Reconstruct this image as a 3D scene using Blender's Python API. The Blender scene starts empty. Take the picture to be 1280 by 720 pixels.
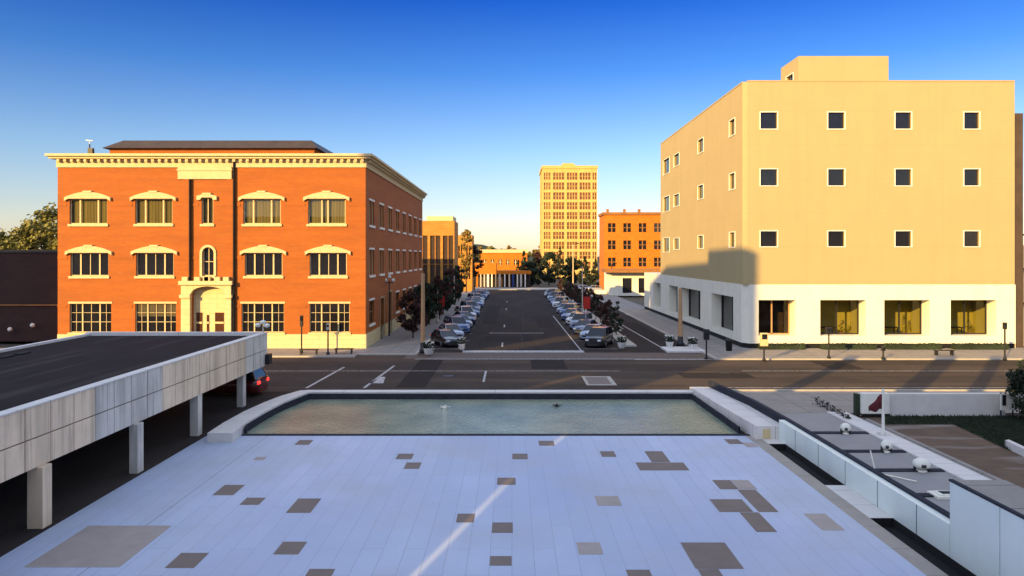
import bpy, bmesh, math, random
from mathutils import Vector, Matrix
C = bpy.context.scene
R = math.radians
random.seed(7)
# ------------------------------------------------------------------ camera
H = 8.5; F = 880.0
cam_d = bpy.data.cameras.new('camera'); cam = bpy.data.objects.new('camera', cam_d); C.collection.objects.link(cam)
cam.location = (0, 0, H); cam.rotation_euler = (R(90), 0, 0)
cam_d.sensor_width = 36; cam_d.lens = 36 * F / 1280; cam_d.shift_y = -40 / 1280
cam_d.clip_start = .1; cam_d.clip_end = 5000
C.camera = cam
# ------------------------------------------------------------------ light
AZ = 38.0; EL = 15.0          # sunlight travels towards +y, a little towards +x
ldir = Vector((math.sin(R(AZ)) * math.cos(R(EL)), math.cos(R(AZ)) * math.cos(R(EL)), -math.sin(R(EL))))
w = bpy.data.worlds.new('World'); C.world = w; w.use_nodes = True
nt = w.node_tree; bg = nt.nodes['Background']
sky = nt.nodes.new('ShaderNodeTexSky'); sky.sky_type = 'NISHITA'; sky.sun_disc = False
sky.sun_elevation = R(EL); sky.sun_rotation = R(180 + AZ)
sky.altitude = 300; sky.air_density = 1.0; sky.dust_density = 0.6; sky.ozone_density = 3.0
hs = nt.nodes.new('ShaderNodeHueSaturation'); hs.inputs['Saturation'].default_value = 0.8
gm = nt.nodes.new('ShaderNodeGamma'); gm.inputs['Gamma'].default_value = 1.0
nt.links.new(sky.outputs[0], hs.inputs['Color']); nt.links.new(hs.outputs[0], gm.inputs[0]); nt.links.new(gm.outputs[0], bg.inputs[0])
bg.inputs[1].default_value = 0.15
# sky tinted by height: deepening blue, then unseen upper part brightened as added fill
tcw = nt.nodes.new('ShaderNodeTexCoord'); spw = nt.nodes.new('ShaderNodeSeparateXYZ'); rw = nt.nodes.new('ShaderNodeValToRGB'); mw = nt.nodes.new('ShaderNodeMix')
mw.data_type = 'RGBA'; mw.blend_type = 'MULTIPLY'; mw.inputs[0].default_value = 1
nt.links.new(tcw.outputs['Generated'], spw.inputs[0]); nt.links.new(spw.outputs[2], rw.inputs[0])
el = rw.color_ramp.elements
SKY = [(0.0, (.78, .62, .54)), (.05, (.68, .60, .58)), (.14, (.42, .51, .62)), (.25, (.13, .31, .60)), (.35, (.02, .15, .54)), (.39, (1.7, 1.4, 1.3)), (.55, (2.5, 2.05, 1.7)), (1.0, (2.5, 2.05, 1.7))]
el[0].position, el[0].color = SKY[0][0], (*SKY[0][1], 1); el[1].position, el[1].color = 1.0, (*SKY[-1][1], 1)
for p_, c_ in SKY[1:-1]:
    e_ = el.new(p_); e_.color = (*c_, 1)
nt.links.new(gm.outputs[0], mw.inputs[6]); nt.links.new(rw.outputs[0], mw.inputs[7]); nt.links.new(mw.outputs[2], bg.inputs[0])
sd = bpy.data.lights.new('sun', 'SUN'); sd.energy = 4.4; sd.angle = R(.27); sd.color = (1, .65, .215)
so = bpy.data.objects.new('sun', sd); C.collection.objects.link(so)
so.rotation_euler = ldir.to_track_quat('-Z', 'Y').to_euler(); so.location = (-40, -60, 60)
C.view_settings.view_transform = 'Standard'; C.view_settings.look = 'None'
C.view_settings.exposure = 1.02; C.view_settings.gamma = 1

# ------------------------------------------------------------------ materials
MATS = {}
def mat(name, col, rough=.8, var=.12, scale=3, metal=0, bump=0, spec=.5, stretch=(1, 1, 1), emit=None, bscale=None):
    if name in MATS: return MATS[name]
    m = bpy.data.materials.new(name); m.use_nodes = True; n = m.node_tree.nodes; l = m.node_tree.links
    b = n['Principled BSDF']; b.inputs['Roughness'].default_value = rough; b.inputs['Metallic'].default_value = metal
    b.inputs['Specular IOR Level'].default_value = spec
    tc = n.new('ShaderNodeTexCoord'); mp = n.new('ShaderNodeMapping'); mp.inputs['Scale'].default_value = stretch
    l.new(tc.outputs['Object'], mp.inputs[0])
    nz = n.new('ShaderNodeTexNoise'); nz.inputs['Scale'].default_value = scale; nz.inputs['Detail'].default_value = 6
    nz.inputs['Roughness'].default_value = .65
    l.new(mp.outputs[0], nz.inputs['Vector'])
    mx = n.new('ShaderNodeMix'); mx.data_type = 'RGBA'
    c1 = [max(0, c * (1 - var)) for c in col]; c2 = [min(1, c * (1 + var)) for c in col]
    mx.inputs[6].default_value = (*c1, 1); mx.inputs[7].default_value = (*c2, 1)
    rmp = n.new('ShaderNodeMapRange'); rmp.inputs[1].default_value = .3; rmp.inputs[2].default_value = .7
    l.new(nz.outputs[0], rmp.inputs[0]); l.new(rmp.outputs[0], mx.inputs[0]); l.new(mx.outputs[2], b.inputs['Base Color'])
    if bump:
        bp = n.new('ShaderNodeBump'); bp.inputs['Strength'].default_value = bump; bp.inputs['Distance'].default_value = .02
        if bscale:
            n2 = n.new('ShaderNodeTexNoise'); n2.inputs['Scale'].default_value = bscale; n2.inputs['Detail'].default_value = 4
            l.new(mp.outputs[0], n2.inputs['Vector']); l.new(n2.outputs[0], bp.inputs['Height'])
        else: l.new(nz.outputs[0], bp.inputs['Height'])
        l.new(bp.outputs[0], b.inputs['Normal'])
    if emit:
        b.inputs['Emission Color'].default_value = (*emit[0], 1); b.inputs['Emission Strength'].default_value = emit[1]
    MATS[name] = m; m['base'] = mx.name
    return m

def over(m, node_out_fn, col, mode='MIX'):
    """lay another colour over the base colour with a mask socket"""
    n = m.node_tree.nodes; l = m.node_tree.links; b = n['Principled BSDF']
    cur = b.inputs['Base Color'].links[0].from_socket
    mx = n.new('ShaderNodeMix'); mx.data_type = 'RGBA'; mx.blend_type = mode
    l.new(cur, mx.inputs[6]); mx.inputs[7].default_value = (*col, 1)
    l.new(node_out_fn(n, l), mx.inputs[0]); l.new(mx.outputs[2], b.inputs['Base Color'])

def brickmask(mode, bw, bh, mortar, off=.5):
    """mask of joints; mode 'wall': (x+y, z), 'floor': (y, x)"""
    def fn(n, l):
        tc = n.new('ShaderNodeTexCoord'); sp = n.new('ShaderNodeSeparateXYZ'); l.new(tc.outputs['Object'], sp.inputs[0])
        cb = n.new('ShaderNodeCombineXYZ')
        if mode == 'wall':
            ad = n.new('ShaderNodeMath'); l.new(sp.outputs[0], ad.inputs[0]); l.new(sp.outputs[1], ad.inputs[1])
            l.new(ad.outputs[0], cb.inputs[0]); l.new(sp.outputs[2], cb.inputs[1])
        else:
            l.new(sp.outputs[1], cb.inputs[0]); l.new(sp.outputs[0], cb.inputs[1])
        br = n.new('ShaderNodeTexBrick'); br.offset = off; br.inputs['Scale'].default_value = 1
        br.inputs['Brick Width'].default_value = bw; br.inputs['Row Height'].default_value = bh
        br.inputs['Mortar Size'].default_value = mortar; br.inputs['Mortar Smooth'].default_value = .2
        l.new(cb.outputs[0], br.inputs['Vector']); return br.outputs['Fac']
    return fn
def brickvar(mode, bw, bh, lo, hi):
    """per-slab value between lo and hi as a mask"""
    def fn(n, l):
        tc = n.new('ShaderNodeTexCoord'); sp = n.new('ShaderNodeSeparateXYZ'); l.new(tc.outputs['Object'], sp.inputs[0])
        cb = n.new('ShaderNodeCombineXYZ')
        if mode == 'wall':
            ad = n.new('ShaderNodeMath'); l.new(sp.outputs[0], ad.inputs[0]); l.new(sp.outputs[1], ad.inputs[1])
            l.new(ad.outputs[0], cb.inputs[0]); l.new(sp.outputs[2], cb.inputs[1])
        else:
            l.new(sp.outputs[1], cb.inputs[0]); l.new(sp.outputs[0], cb.inputs[1])
        br = n.new('ShaderNodeTexBrick'); br.inputs['Scale'].default_value = 1
        br.inputs['Color1'].default_value = (lo, lo, lo, 1); br.inputs['Color2'].default_value = (hi, hi, hi, 1)
        br.inputs['Mortar'].default_value = (lo, lo, lo, 1)
        br.inputs['Brick Width'].default_value = bw; br.inputs['Row Height'].default_value = bh; br.inputs['Mortar Size'].default_value = 0
        l.new(cb.outputs[0], br.inputs['Vector']); return br.outputs['Color']
    return fn
def noisemask(scale, lo, hi, stretch=(1, 1, 1), detail=5, amount=1.0):
    def fn(n, l):
        tc = n.new('ShaderNodeTexCoord'); mp = n.new('ShaderNodeMapping'); mp.inputs['Scale'].default_value = stretch
        l.new(tc.outputs['Object'], mp.inputs[0]); nz = n.new('ShaderNodeTexNoise'); nz.inputs['Scale'].default_value = scale
        nz.inputs['Detail'].default_value = detail; l.new(mp.outputs[0], nz.inputs['Vector'])
        r = n.new('ShaderNodeMapRange'); r.inputs[1].default_value = lo; r.inputs[2].default_value = hi; r.inputs[4].default_value = amount
        l.new(nz.outputs[0], r.inputs[0]); return r.outputs[0]
    return fn

def glassmat(name, tint=(.9, .9, .9), rough=.02, refl=1.0):
    m = bpy.data.materials.new(name); m.use_nodes = True; n = m.node_tree.nodes; l = m.node_tree.links
    n.remove(n['Principled BSDF']); o = n['Material Output']
    tr = n.new('ShaderNodeBsdfTransparent'); tr.inputs[0].default_value = (*tint, 1)
    gl = n.new('ShaderNodeBsdfGlossy'); gl.inputs['Roughness'].default_value = rough
    fr = n.new('ShaderNodeFresnel'); fr.inputs[0].default_value = 1.5
    ms = n.new('ShaderNodeMixShader'); l.new(fr.outputs[0], ms.inputs[0]); l.new(tr.outputs[0], ms.inputs[1]); l.new(gl.outputs[0], ms.inputs[2])
    l.new(ms.outputs[0], o.inputs[0]); MATS[name] = m; return m

M = {}
M['brick'] = mat('orange brick', (.36, .096, .006), .85, .16, .55, stretch=(.35, .35, 2.2))
over(M['brick'], noisemask(.5, .48, .66, (.25, .25, 4), 5, amount=.45), (.46, .125, .012))
over(M['brick'], brickmask('wall', .42, .15, .012), (.31, .10, .02))
over(M['brick'], brickvar('wall', .42, .15, 0, .22), (.24, .045, .010))
M['brick_far'] = mat('far orange brick', (.50, .15, .006), .9, .22, .6, stretch=(1, 1, 3))
M['brick_brown'] = mat('brown brick', (.30, .13, .035), .9, .25, .5, stretch=(1, 1, 3))
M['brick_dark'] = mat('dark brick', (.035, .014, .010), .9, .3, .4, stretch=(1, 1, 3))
M['stone'] = mat('pale limestone', (.62, .52, .28), .85, .10, 1.6)
over(M['stone'], brickmask('wall', 1.3, .46, .012), (.40, .31, .16))
M['trim'] = mat('cream stone trim', (.60, .475, .25), .8, .10, 3)
M['stucco'] = mat('yellow stucco', (.43, .335, .165), .9, .035, .35)
over(M['stucco'], noisemask(1.2, .45, .8, (1, 1, .12), amount=.22), (.35, .265, .125))
over(M['stucco'], brickmask('wall', 6.2, 3.1, .012, 0), (.36, .28, .135))
M['white'] = mat('white render', (.78, .74, .60), .8, .05, .8)
over(M['white'], noisemask(.9, .45, .75, (1, 1, .15), amount=.18), (.45, .42, .34))
M['wtrim'] = mat('white window trim', (.80, .78, .68), .6, .03, 3)
M['asphalt'] = mat('asphalt', (.042, .034, .031), .95, .18, .5, bump=.3, bscale=30, spec=.08)
over(M['asphalt'], noisemask(.35, .48, .62, (1, .18, 1), amount=.5), (.062, .048, .040))
over(M['asphalt'], noisemask(6, .60, .66, (1, 1, 1), amount=.5), (.022, .021, .022))
M['road'] = mat('cross road asphalt', (.062, .049, .041), .95, .16, .4, bump=.3, bscale=30, spec=.08)
over(M['road'], noisemask(.3, .46, .62, (.12, 1.2, 1), amount=.6), (.12, .086, .062))
M['deck'] = mat('deck asphalt', (.027, .022, .023), .95, .15, .3, spec=.08)
over(M['deck'], noisemask(.5, .50, .60, (1.5, .12, 1), amount=.6), (.060, .052, .050))
M['walk'] = mat('concrete pavement', (.26, .235, .21), .85, .14, .8)
over(M['walk'], brickmask('floor', 1.8, 1.8, .03, 0), (.13, .115, .10))
M['kerb'] = mat('kerb concrete', (.40, .37, .32), .8, .12, 2)
M['concrete'] = mat('cast concrete', (.66, .62, .55), .8, .12, .9, bump=.25, bscale=14)
over(M['concrete'], noisemask(1.5, .47, .68, (1, 1, .10), 8, amount=.6), (.27, .25, .22))
over(M['concrete'], noisemask(7, .55, .68, (1, 1, .05), 4, amount=.45), (.20, .18, .16))
M['concrete_sun_tint'] = mat('cast concrete sun tint', (.84, .66, .47), .8, .10, .9, bump=.25, bscale=14)  # warm tint paints in sunlight reflected onto the deck beam
over(M['concrete_sun_tint'], noisemask(1.5, .47, .68, (1, 1.6, .10), 8, amount=.55), (.36, .27, .19))
over(M['concrete_sun_tint'], noisemask(7, .55, .68, (1, 1, .05), 4, amount=.45), (.28, .21, .15))
M['cap'] = mat('pale coping', (.66, .63, .59), .7, .08, 1.2)
over(M['cap'], brickmask('floor', 1.5, 9, .015, 0), (.30, .29, .27))
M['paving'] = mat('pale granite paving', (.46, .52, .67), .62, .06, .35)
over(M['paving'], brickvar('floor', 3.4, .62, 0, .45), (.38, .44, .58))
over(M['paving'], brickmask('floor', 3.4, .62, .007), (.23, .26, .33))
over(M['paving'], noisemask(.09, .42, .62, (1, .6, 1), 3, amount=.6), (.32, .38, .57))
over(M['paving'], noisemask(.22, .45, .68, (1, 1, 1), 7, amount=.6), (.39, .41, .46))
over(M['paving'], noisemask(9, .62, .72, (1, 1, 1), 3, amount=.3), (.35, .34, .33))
M['tile'] = mat('brown paving tile', (.17, .13, .11), .7, .12, 1.5)
M['tile_pale'] = mat('faded brown paving tile', (.35, .295, .27), .7, .10, 1.5)
M['border'] = mat('paving border', (.34, .30, .26), .8, .13, .8)
over(M['border'], brickmask('floor', 1.7, 5, .015, 0), (.2, .18, .16))
M['terrace'] = mat('grey terrace', (.27, .26, .255), .8, .10, .7)
M['darkstrip'] = mat('dark strip', (.035, .038, .05), .95, .2, 3, spec=.1)
M['lawn'] = mat('worn brown ground', (.115, .072, .045), .95, .25, .6)
over(M['lawn'], noisemask(.45, .55, .66, (.35, 1.3, 1), 6, amount=.75), (.27, .23, .20))
M['grass'] = mat('grass base', (.018, .040, .008), .95, .3, 2)
M['soil'] = mat('land', (.09, .075, .05), .95, .3, .02)
M['paint'] = mat('road paint', (.46, .45, .44), .7, .2, 4)
over(M['paint'], noisemask(5, .5, .62, amount=.8), (.10, .10, .10))
M['xwalk'] = mat('worn crossing surface', (.115, .082, .066), .8, .22, .5, stretch=(.2, 1, 1))
M['iron'] = mat('dark iron', (.02, .02, .022), .5, .2, 4, metal=.3)
M['steel'] = mat('pale pole paint', (.48, .44, .38), .5, .1, 4, metal=.0)
M['polewarm'] = mat('tan pole', (.42, .24, .11), .6, .12, 2)
M['roofdark'] = mat('dark roof', (.05, .035, .028), .6, .2, 1)
M['black'] = mat('black', (.006, .006, .006), .9, .2, 2)
M['wglass'] = mat('dark window glass', (.012, .012, .016), .06, .3, .5, spec=.6)
M['wglass_warm'] = mat('brown window glass', (.075, .03, .015), .15, .4, .6, spec=.5)
M['curtain'] = mat('olive curtain', (.26, .22, .10), .9, .35, 2.2, stretch=(3, 3, .05))
M['panel'] = mat('pale enamel panel', (.72, .80, .76), .38, .05, .5, bump=.05)
over(M['panel'], noisemask(.8, .5, .7, (1, 1, .2), amount=.3), (.52, .62, .64))
M['interior'] = mat('interior wall', (.42, .38, .09), .9, .1, .6)
M['interior_dark'] = mat('dark interior', (.05, .03, .02), .9, .2, .6)
M['rub'] = mat('tyre rubber', (.012, .012, .012), .9, .2, 4)
M['rim'] = mat('alloy', (.35, .36, .38), .3, .1, 4, metal=.8)
M['headlight'] = mat('lamp glass', (.65, .68, .72), .12, .05, 4)
M['taillight'] = mat('red lamp glass', (.45, .01, .008), .15, .05, 4, emit=((1, .02, .01), .25))
M['redlit'] = mat('lit red lamp', (.5, .01, .01), .2, .05, 4, emit=((1, .03, .02), 1.4))
M['red'] = mat('red cloth', (.42, .018, .012), .8, .15, 2)
M['flag'] = mat('dark red cloth', (.11, .012, .018), .85, .2, 4)
M['bark'] = mat('bark', (.055, .038, .026), .95, .3, 5)
M['leaf'] = mat('green leaves', (.15, .14, .022), .7, .5, .9)
M['leafdark'] = mat('dark leaves', (.018, .030, .012), .8, .5, .9)
M['leafgold'] = mat('golden leaves', (.24, .155, .030), .7, .45, .9)
M['leafrust'] = mat('rust leaves', (.060, .022, .014), .8, .5, .9)
M['conifer'] = mat('dark needles', (.020, .030, .016), .9, .5, .9)
M['carglass'] = mat('car glass', (.012, .014, .02), .04, .1, 1, spec=.8)
def carpaint(name, col):
    m = mat(name, col, .28, .03, 1, spec=.6); b = m.node_tree.nodes['Principled BSDF']
    b.inputs['Coat Weight'].default_value = .8; b.inputs['Coat Roughness'].default_value = .05; return m
PAINTS = [('black', carpaint('black car paint', (.008, .008, .010))), ('navy blue', carpaint('navy car paint', (.02, .04, .12))),
          ('silver', carpaint('silver car paint', (.26, .32, .42))), ('steel blue', carpaint('blue car paint', (.10, .17, .36))),
          ('white', carpaint('white car paint', (.70, .72, .75))), ('dark grey', carpaint('grey car paint', (.06, .065, .075)))]
M['blind'] = mat('dim blind', (.07, .055, .03), .9, .2, 3)
GL = glassmat('clear shop glass', (.80, .78, .62))
# water
wm = bpy.data.materials.new('pool water'); wm.use_nodes = True; n = wm.node_tree.nodes; l = wm.node_tree.links
b = n['Principled BSDF']; b.inputs['Base Color'].default_value = (.17, .25, .19, 1); b.inputs['Roughness'].default_value = .03; b.inputs['IOR'].default_value = 1.33
tc = n.new('ShaderNodeTexCoord'); nz = n.new('ShaderNodeTexNoise'); nz.inputs['Scale'].default_value = 5.5; nz.inputs['Detail'].default_value = 5
mp = n.new('ShaderNodeMapping'); mp.inputs['Scale'].default_value = (.8, 1.3, 1); l.new(tc.outputs['Object'], mp.inputs[0]); l.new(mp.outputs[0], nz.inputs[0])
bp = n.new('ShaderNodeBump'); bp.inputs['Strength'].default_value = .9; bp.inputs['Distance'].default_value = .05
l.new(nz.outputs[0], bp.inputs['Height']); l.new(bp.outputs[0], b.inputs['Normal'])
n2 = n.new('ShaderNodeTexNoise'); n2.inputs['Scale'].default_value = .45; n2.inputs['Detail'].default_value = 7; l.new(tc.outputs['Object'], n2.inputs[0])
cr = n.new('ShaderNodeMix'); cr.data_type = 'RGBA'; cr.inputs[6].default_value = (.20, .25, .19, 1); cr.inputs[7].default_value = (.31, .34, .24, 1)
rr = n.new('ShaderNodeMapRange'); rr.inputs[1].default_value = .35; rr.inputs[2].default_value = .65
l.new(n2.outputs[0], rr.inputs[0]); l.new(rr.outputs[0], cr.inputs[0]); l.new(cr.outputs[2], b.inputs['Base Color'])

# ------------------------------------------------------------------ mesh helpers
class MB:
    def __init__(s): s.v = []; s.f = []; s.m = []; s.sm = []
    def add(s, vs, fs, mi=0, smooth=False):
        o = len(s.v); s.v += [tuple(p) for p in vs]
        for f in fs: s.f.append([o + i for i in f]); s.m.append(mi); s.sm.append(smooth)
        return s
    def box(s, x0, x1, y0, y1, z0, z1, mi=0):
        return s.add([(x0, y0, z0), (x1, y0, z0), (x1, y1, z0), (x0, y1, z0), (x0, y0, z1), (x1, y0, z1), (x1, y1, z1), (x0, y1, z1)],
                     [(3, 2, 1, 0), (4, 5, 6, 7), (0, 1, 5, 4), (1, 2, 6, 5), (2, 3, 7, 6), (3, 0, 4, 7)], mi)
    def quad(s, a, b, c, d, mi=0): return s.add([a, b, c, d], [(0, 1, 2, 3)], mi)
    def prism(s, poly, axis, a0, a1, mi=0):
        """poly in the two remaining axes (order x,y,z), extruded along axis"""
        def P(p, a):
            if axis == 'x': return (a, p[0], p[1])
            if axis == 'y': return (p[0], a, p[1])
            return (p[0], p[1], a)
        k = len(poly); vs = [P(p, a0) for p in poly] + [P(p, a1) for p in poly]
        fs = [tuple(range(k))[::-1], tuple(range(k, 2 * k))] + [(i, (i + 1) % k, k + (i + 1) % k, k + i) for i in range(k)]
        return s.add(vs, fs, mi)
    def tube(s, p0, p1, r0, r1=None, n=8, mi=0, smooth=True):
        r1 = r0 if r1 is None else r1; p0 = Vector(p0); p1 = Vector(p1); d = (p1 - p0).normalized()
        a = d.orthogonal().normalized(); b2 = d.cross(a); vs = []
        for p, r in ((p0, r0), (p1, r1)):
            for i in range(n):
                t = 2 * math.pi * i / n; vs.append(p + (a * math.cos(t) + b2 * math.sin(t)) * r)
        s.add(vs, [(i, (i + 1) % n, n + (i + 1) % n, n + i) for i in range(n)], mi, smooth)
        s.add(vs, [tuple(range(n))[::-1], tuple(range(n, 2 * n))], mi); return s
    def lathe(s, c, prof, n=12, mi=0):
        vs = []
        for r, z in prof:
            for i in range(n):
                t = 2 * math.pi * i / n; vs.append((c[0] + r * math.cos(t), c[1] + r * math.sin(t), c[2] + z))
        fs = []
        for j in range(len(prof) - 1):
            for i in range(n): fs.append((j * n + i, j * n + (i + 1) % n, (j + 1) * n + (i + 1) % n, (j + 1) * n + i))
        fs.append(tuple(range((len(prof) - 1) * n, len(prof) * n))); fs.append(tuple(range(n))[::-1])
        return s.add(vs, fs, mi, True)
    def ball(s, c, r, n=10, mi=0, sz=1):
        return s.lathe(c, [(max(.001, r * math.sin(math.pi * k / 6)), -r * sz * math.cos(math.pi * k / 6)) for k in range(7)], n, mi)
    def build(s, name, mats, parent=None, bevel=0, root=None):
        if not isinstance(mats, (list, tuple)): mats = [mats]
        me = bpy.data.meshes.new(name); off = Vector((0, 0, 0))
        p = parent
        while p is not None: off += p.location; p = p.parent
        if parent is None and root is not None: off = Vector(root)
        me.from_pydata([tuple(Vector(v) - off) for v in s.v], [], s.f)
        for m_ in mats: me.materials.append(m_)
        me.polygons.foreach_set('material_index', s.m); me.polygons.foreach_set('use_smooth', s.sm); me.update()
        o = bpy.data.objects.new(name, me); C.collection.objects.link(o)
        if parent is not None: o.parent = parent
        elif root is not None: o.location = root
        if bevel:
            bv = o.modifiers.new('bevel', 'BEVEL'); bv.width = bevel; bv.segments = 2; bv.limit_method = 'ANGLE'; bv.angle_limit = R(40)
        return o
def tag(o, label=None, cat=None, group=None, kind=None):
    if label: o['label'] = label
    if cat: o['category'] = cat
    if group: o['group'] = group
    if kind: o['kind'] = kind
    return o
def thing(name, loc, label, cat, group=None):
    o = bpy.data.objects.new(name, None); C.collection.objects.link(o); o.location = loc; o.empty_display_size = .5
    return tag(o, label, cat, group)
def copy_tree(o, parent=None):
    c = o.copy(); C.collection.objects.link(c)
    if parent: c.parent = parent
    for ch in list(o.children): copy_tree(ch, c)
    return c
def struct(name, mb, m, bevel=0): return tag(mb.build(name, m, bevel=bevel), kind='structure')

class Fr:
    """a wall frame: u along the wall, v up, w into the building"""
    def __init__(s, o, U, W): s.o = Vector(o); s.U = Vector(U); s.W = Vector(W)
    def __call__(s, u, v, w=0): return s.o + s.U * u + Vector((0, 0, v)) + s.W * w
def fbox(mb, fr, u0, u1, v0, v1, w0, w1, mi=0):
    p = [fr(u0, v0, w0), fr(u1, v0, w0), fr(u1, v0, w1), fr(u0, v0, w1), fr(u0, v1, w0), fr(u1, v1, w0), fr(u1, v1, w1), fr(u0, v1, w1)]
    fl = [(3, 2, 1, 0), (4, 5, 6, 7), (0, 1, 5, 4), (1, 2, 6, 5), (2, 3, 7, 6), (3, 0, 4, 7)]
    mb.add(p, fl, mi)
def fwall(mb, fr, u0, u1, v0, v1, holes, depth, mi=0):
    us = sorted({u0, u1, *[h[0] for h in holes], *[h[1] for h in holes]}); vs = sorted({v0, v1, *[h[2] for h in holes], *[h[3] for h in holes]})
    us = [u for u in us if u0 <= u <= u1]; vs = [v for v in vs if v0 <= v <= v1]
    for i in range(len(us) - 1):
        for j in range(len(vs) - 1):
            uc = (us[i] + us[i + 1]) / 2; vc = (vs[j] + vs[j + 1]) / 2
            if any(h[0] < uc < h[1] and h[2] < vc < h[3] for h in holes): continue
            mb.quad(fr(us[i], vs[j]), fr(us[i + 1], vs[j]), fr(us[i + 1], vs[j + 1]), fr(us[i], vs[j + 1]), mi)
    for a, b_, c, d in holes:
        mb.quad(fr(a, c), fr(a, c, depth), fr(a, d, depth), fr(a, d), mi); mb.quad(fr(b_, c), fr(b_, d), fr(b_, d, depth), fr(b_, c, depth), mi)
        mb.quad(fr(a, d), fr(a, d, depth), fr(b_, d, depth), fr(b_, d), mi); mb.quad(fr(a, c), fr(b_, c), fr(b_, c, depth), fr(a, c, depth), mi)
def fpoly(mb, fr, pts, w0, w1, mi=0):
    k = len(pts); vs = [fr(p[0], p[1], w0) for p in pts] + [fr(p[0], p[1], w1) for p in pts]
    mb.add(vs, [tuple(range(k)), tuple(range(k, 2 * k))[::-1]] + [(i, k + i, k + (i + 1) % k, (i + 1) % k) for i in range(k)], mi)
def G(px, py, z=0.0):
    """ground point seen at a pixel of the 1280x720 photograph"""
    d = (H - z) * F / (py - 320); return ((px - 640) * d / F, d)

# ------------------------------------------------------------------ ground and roads
g = MB(); g.quad((-900, -300, -.30), (1500, -300, -.30), (1500, 2600, -.30), (-900, 2600, -.30)); struct('ground', g, M['soil'])
g = MB()
for (a, b_, c, d_) in ((-80, 11.58, -60, 44.2), (12.35, 120, -60, 44.2), (11.58, 12.35, -60, 17), (11.58, 12.35, 22.8, 26.06), (11.58, 12.35, 31.8, 44.2)): g.quad((a, c, -.004), (b_, c, -.004), (b_, d_, -.004), (a, d_, -.004))
struct('forecourt_ground', g, M['asphalt'])
g = MB(); g.quad((-300, 44.2, 0), (400, 44.2, 0), (400, 61.5, 0), (-300, 61.5, 0)); struct('cross_road', g, M['road'])
g = MB(); g.quad((-8.4, 61.5, 0), (16.6, 61.5, 0), (16.6, 176, 0), (-8.4, 176, 0)); struct('street', g, M['asphalt'])
g = MB(); g.box(-60, -13.2, 59.3, 64.2, -.2, .12); g.box(-13.2, -8.4, 60.6, 190, -.2, .12); struct('left_pavement', g, M['walk'])
g = MB(); g.box(-60, -13.2, 59.0, 59.297, -.2, .125); g.box(-13.2, -8.1, 60.3, 60.597, -.2, .125); g.box(-8.397, -8.1, 60.6, 176, -.2, .125); struct('left_kerb', g, M['kerb'])
g = MB(); g.box(16.9, 150, 57.8, 64.5, -.2, .12); g.box(16.9, 21.9, 64.5, 176, -.2, .12); struct('right_pavement', g, M['walk'])
g = MB(); g.box(16.6, 150, 57.5, 57.797, -.2, .125); g.box(16.6, 16.897, 57.8, 176, -.2, .125); struct('right_kerb', g, M['kerb'])
g = MB(); g.box(-40, 60, 176, 186, -.2, .14); struct('far_pavement', g, M['kerb'])
g = MB(); g.box(10.5, 11.7, 66, 172, -.2, .14); struct('median', g, M['kerb'], bevel=.03)
g = MB(); g.quad((-9, 58.2, .004), (17, 58.2, .004), (17, 61.9, .004), (-9, 61.9, .004)); struct('crossing', g, M['xwalk'])
g = MB()
for a, b_ in ((G(383, 485), G(430, 459)), (G(455, 485), G(493, 457))):
    g.quad((a[0] - .1, a[1], .004), (a[0] + .1, a[1], .004), (b_[0] + .1, b_[1], .004), (b_[0] - .1, b_[1], .004))
g.quad((-9.6, 47, .004), (-8.6, 47, .004), (-8.9, 49.5, .004), (-9.2, 49.5, .004))
g.quad((-2.0, 47.5, .004), (-1.85, 47.5, .004), (-1.85, 52, .004), (-2.0, 52, .004))
g.quad((-4.4, 61.98, .008), (6.4, 61.98, .008), (6.4, 63.3, .008), (-4.4, 63.3, .008)); g.quad((-8, 57.9, .008), (16, 57.9, .008), (16, 58.15, .008), (-8, 58.15, .008))
g.quad((10, 57.6, .008), (17, 57.6, .008), (17, 57.8, .008), (10, 57.8, .008))
g.quad((13.85, 62.5, .004), (14.0, 62.5, .004), (13.3, 110, .004), (13.15, 110, .004))
for y0 in (66, 84, 111, 129): g.quad((-1.0, y0, .004), (-.85, y0, .004), (-.85, y0 + 3, .004), (-1.0, y0 + 3, .004))
g.quad((-2.5, 77.5, .004), (3.5, 77.5, .004), (3.5, 77.8, .004), (-2.5, 77.8, .004))
g.quad((6.15, 63, .004), (6.27, 63, .004), (5.9, 100, .004), (5.78, 100, .004))
g.quad((12.3, 80, .004), (12.5, 80, .004), (12.9, 93, .004), (12.7, 93, .004)); g.quad((12.9, 82, .004), (13.0, 82, .004), (12.9, 93, .004), (12.7, 93, .004))
for (x0, x1, y0, y1) in ((-50, 8, 52.0, 52.12), (17, 60, 52.0, 52.12), (12.4, 80, 45.4, 45.5)): g.quad((x0, y0, .004), (x1, y0, .004), (x1, y1, .004), (x0, y1, .004))
for k in range(14):
    y = 67 + k * 6.2
    g.quad((-8, y - 2.6, .004), (-4.3, y - 2.6, .004), (-4.3, y - 2.48, .004), (-8, y - 2.48, .004)); g.quad((6.4, y - 2.6, .004), (10.2, y - 2.6, .004), (10.2, y - 2.48, .004), (6.4, y - 2.48, .004))
struct('road_markings', g, M['paint'])
g = MB(); g.box(4.9, 6.9, 46.2, 49.6, .004, .03); g.box(5.1, 6.6, 46.5, 49.3, .03, .036, 1)
tag(g.build('access_cover', [M['kerb'], M['tile']]), 'pale square utility cover set in the cross road beyond the pool', 'utility cover')

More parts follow.
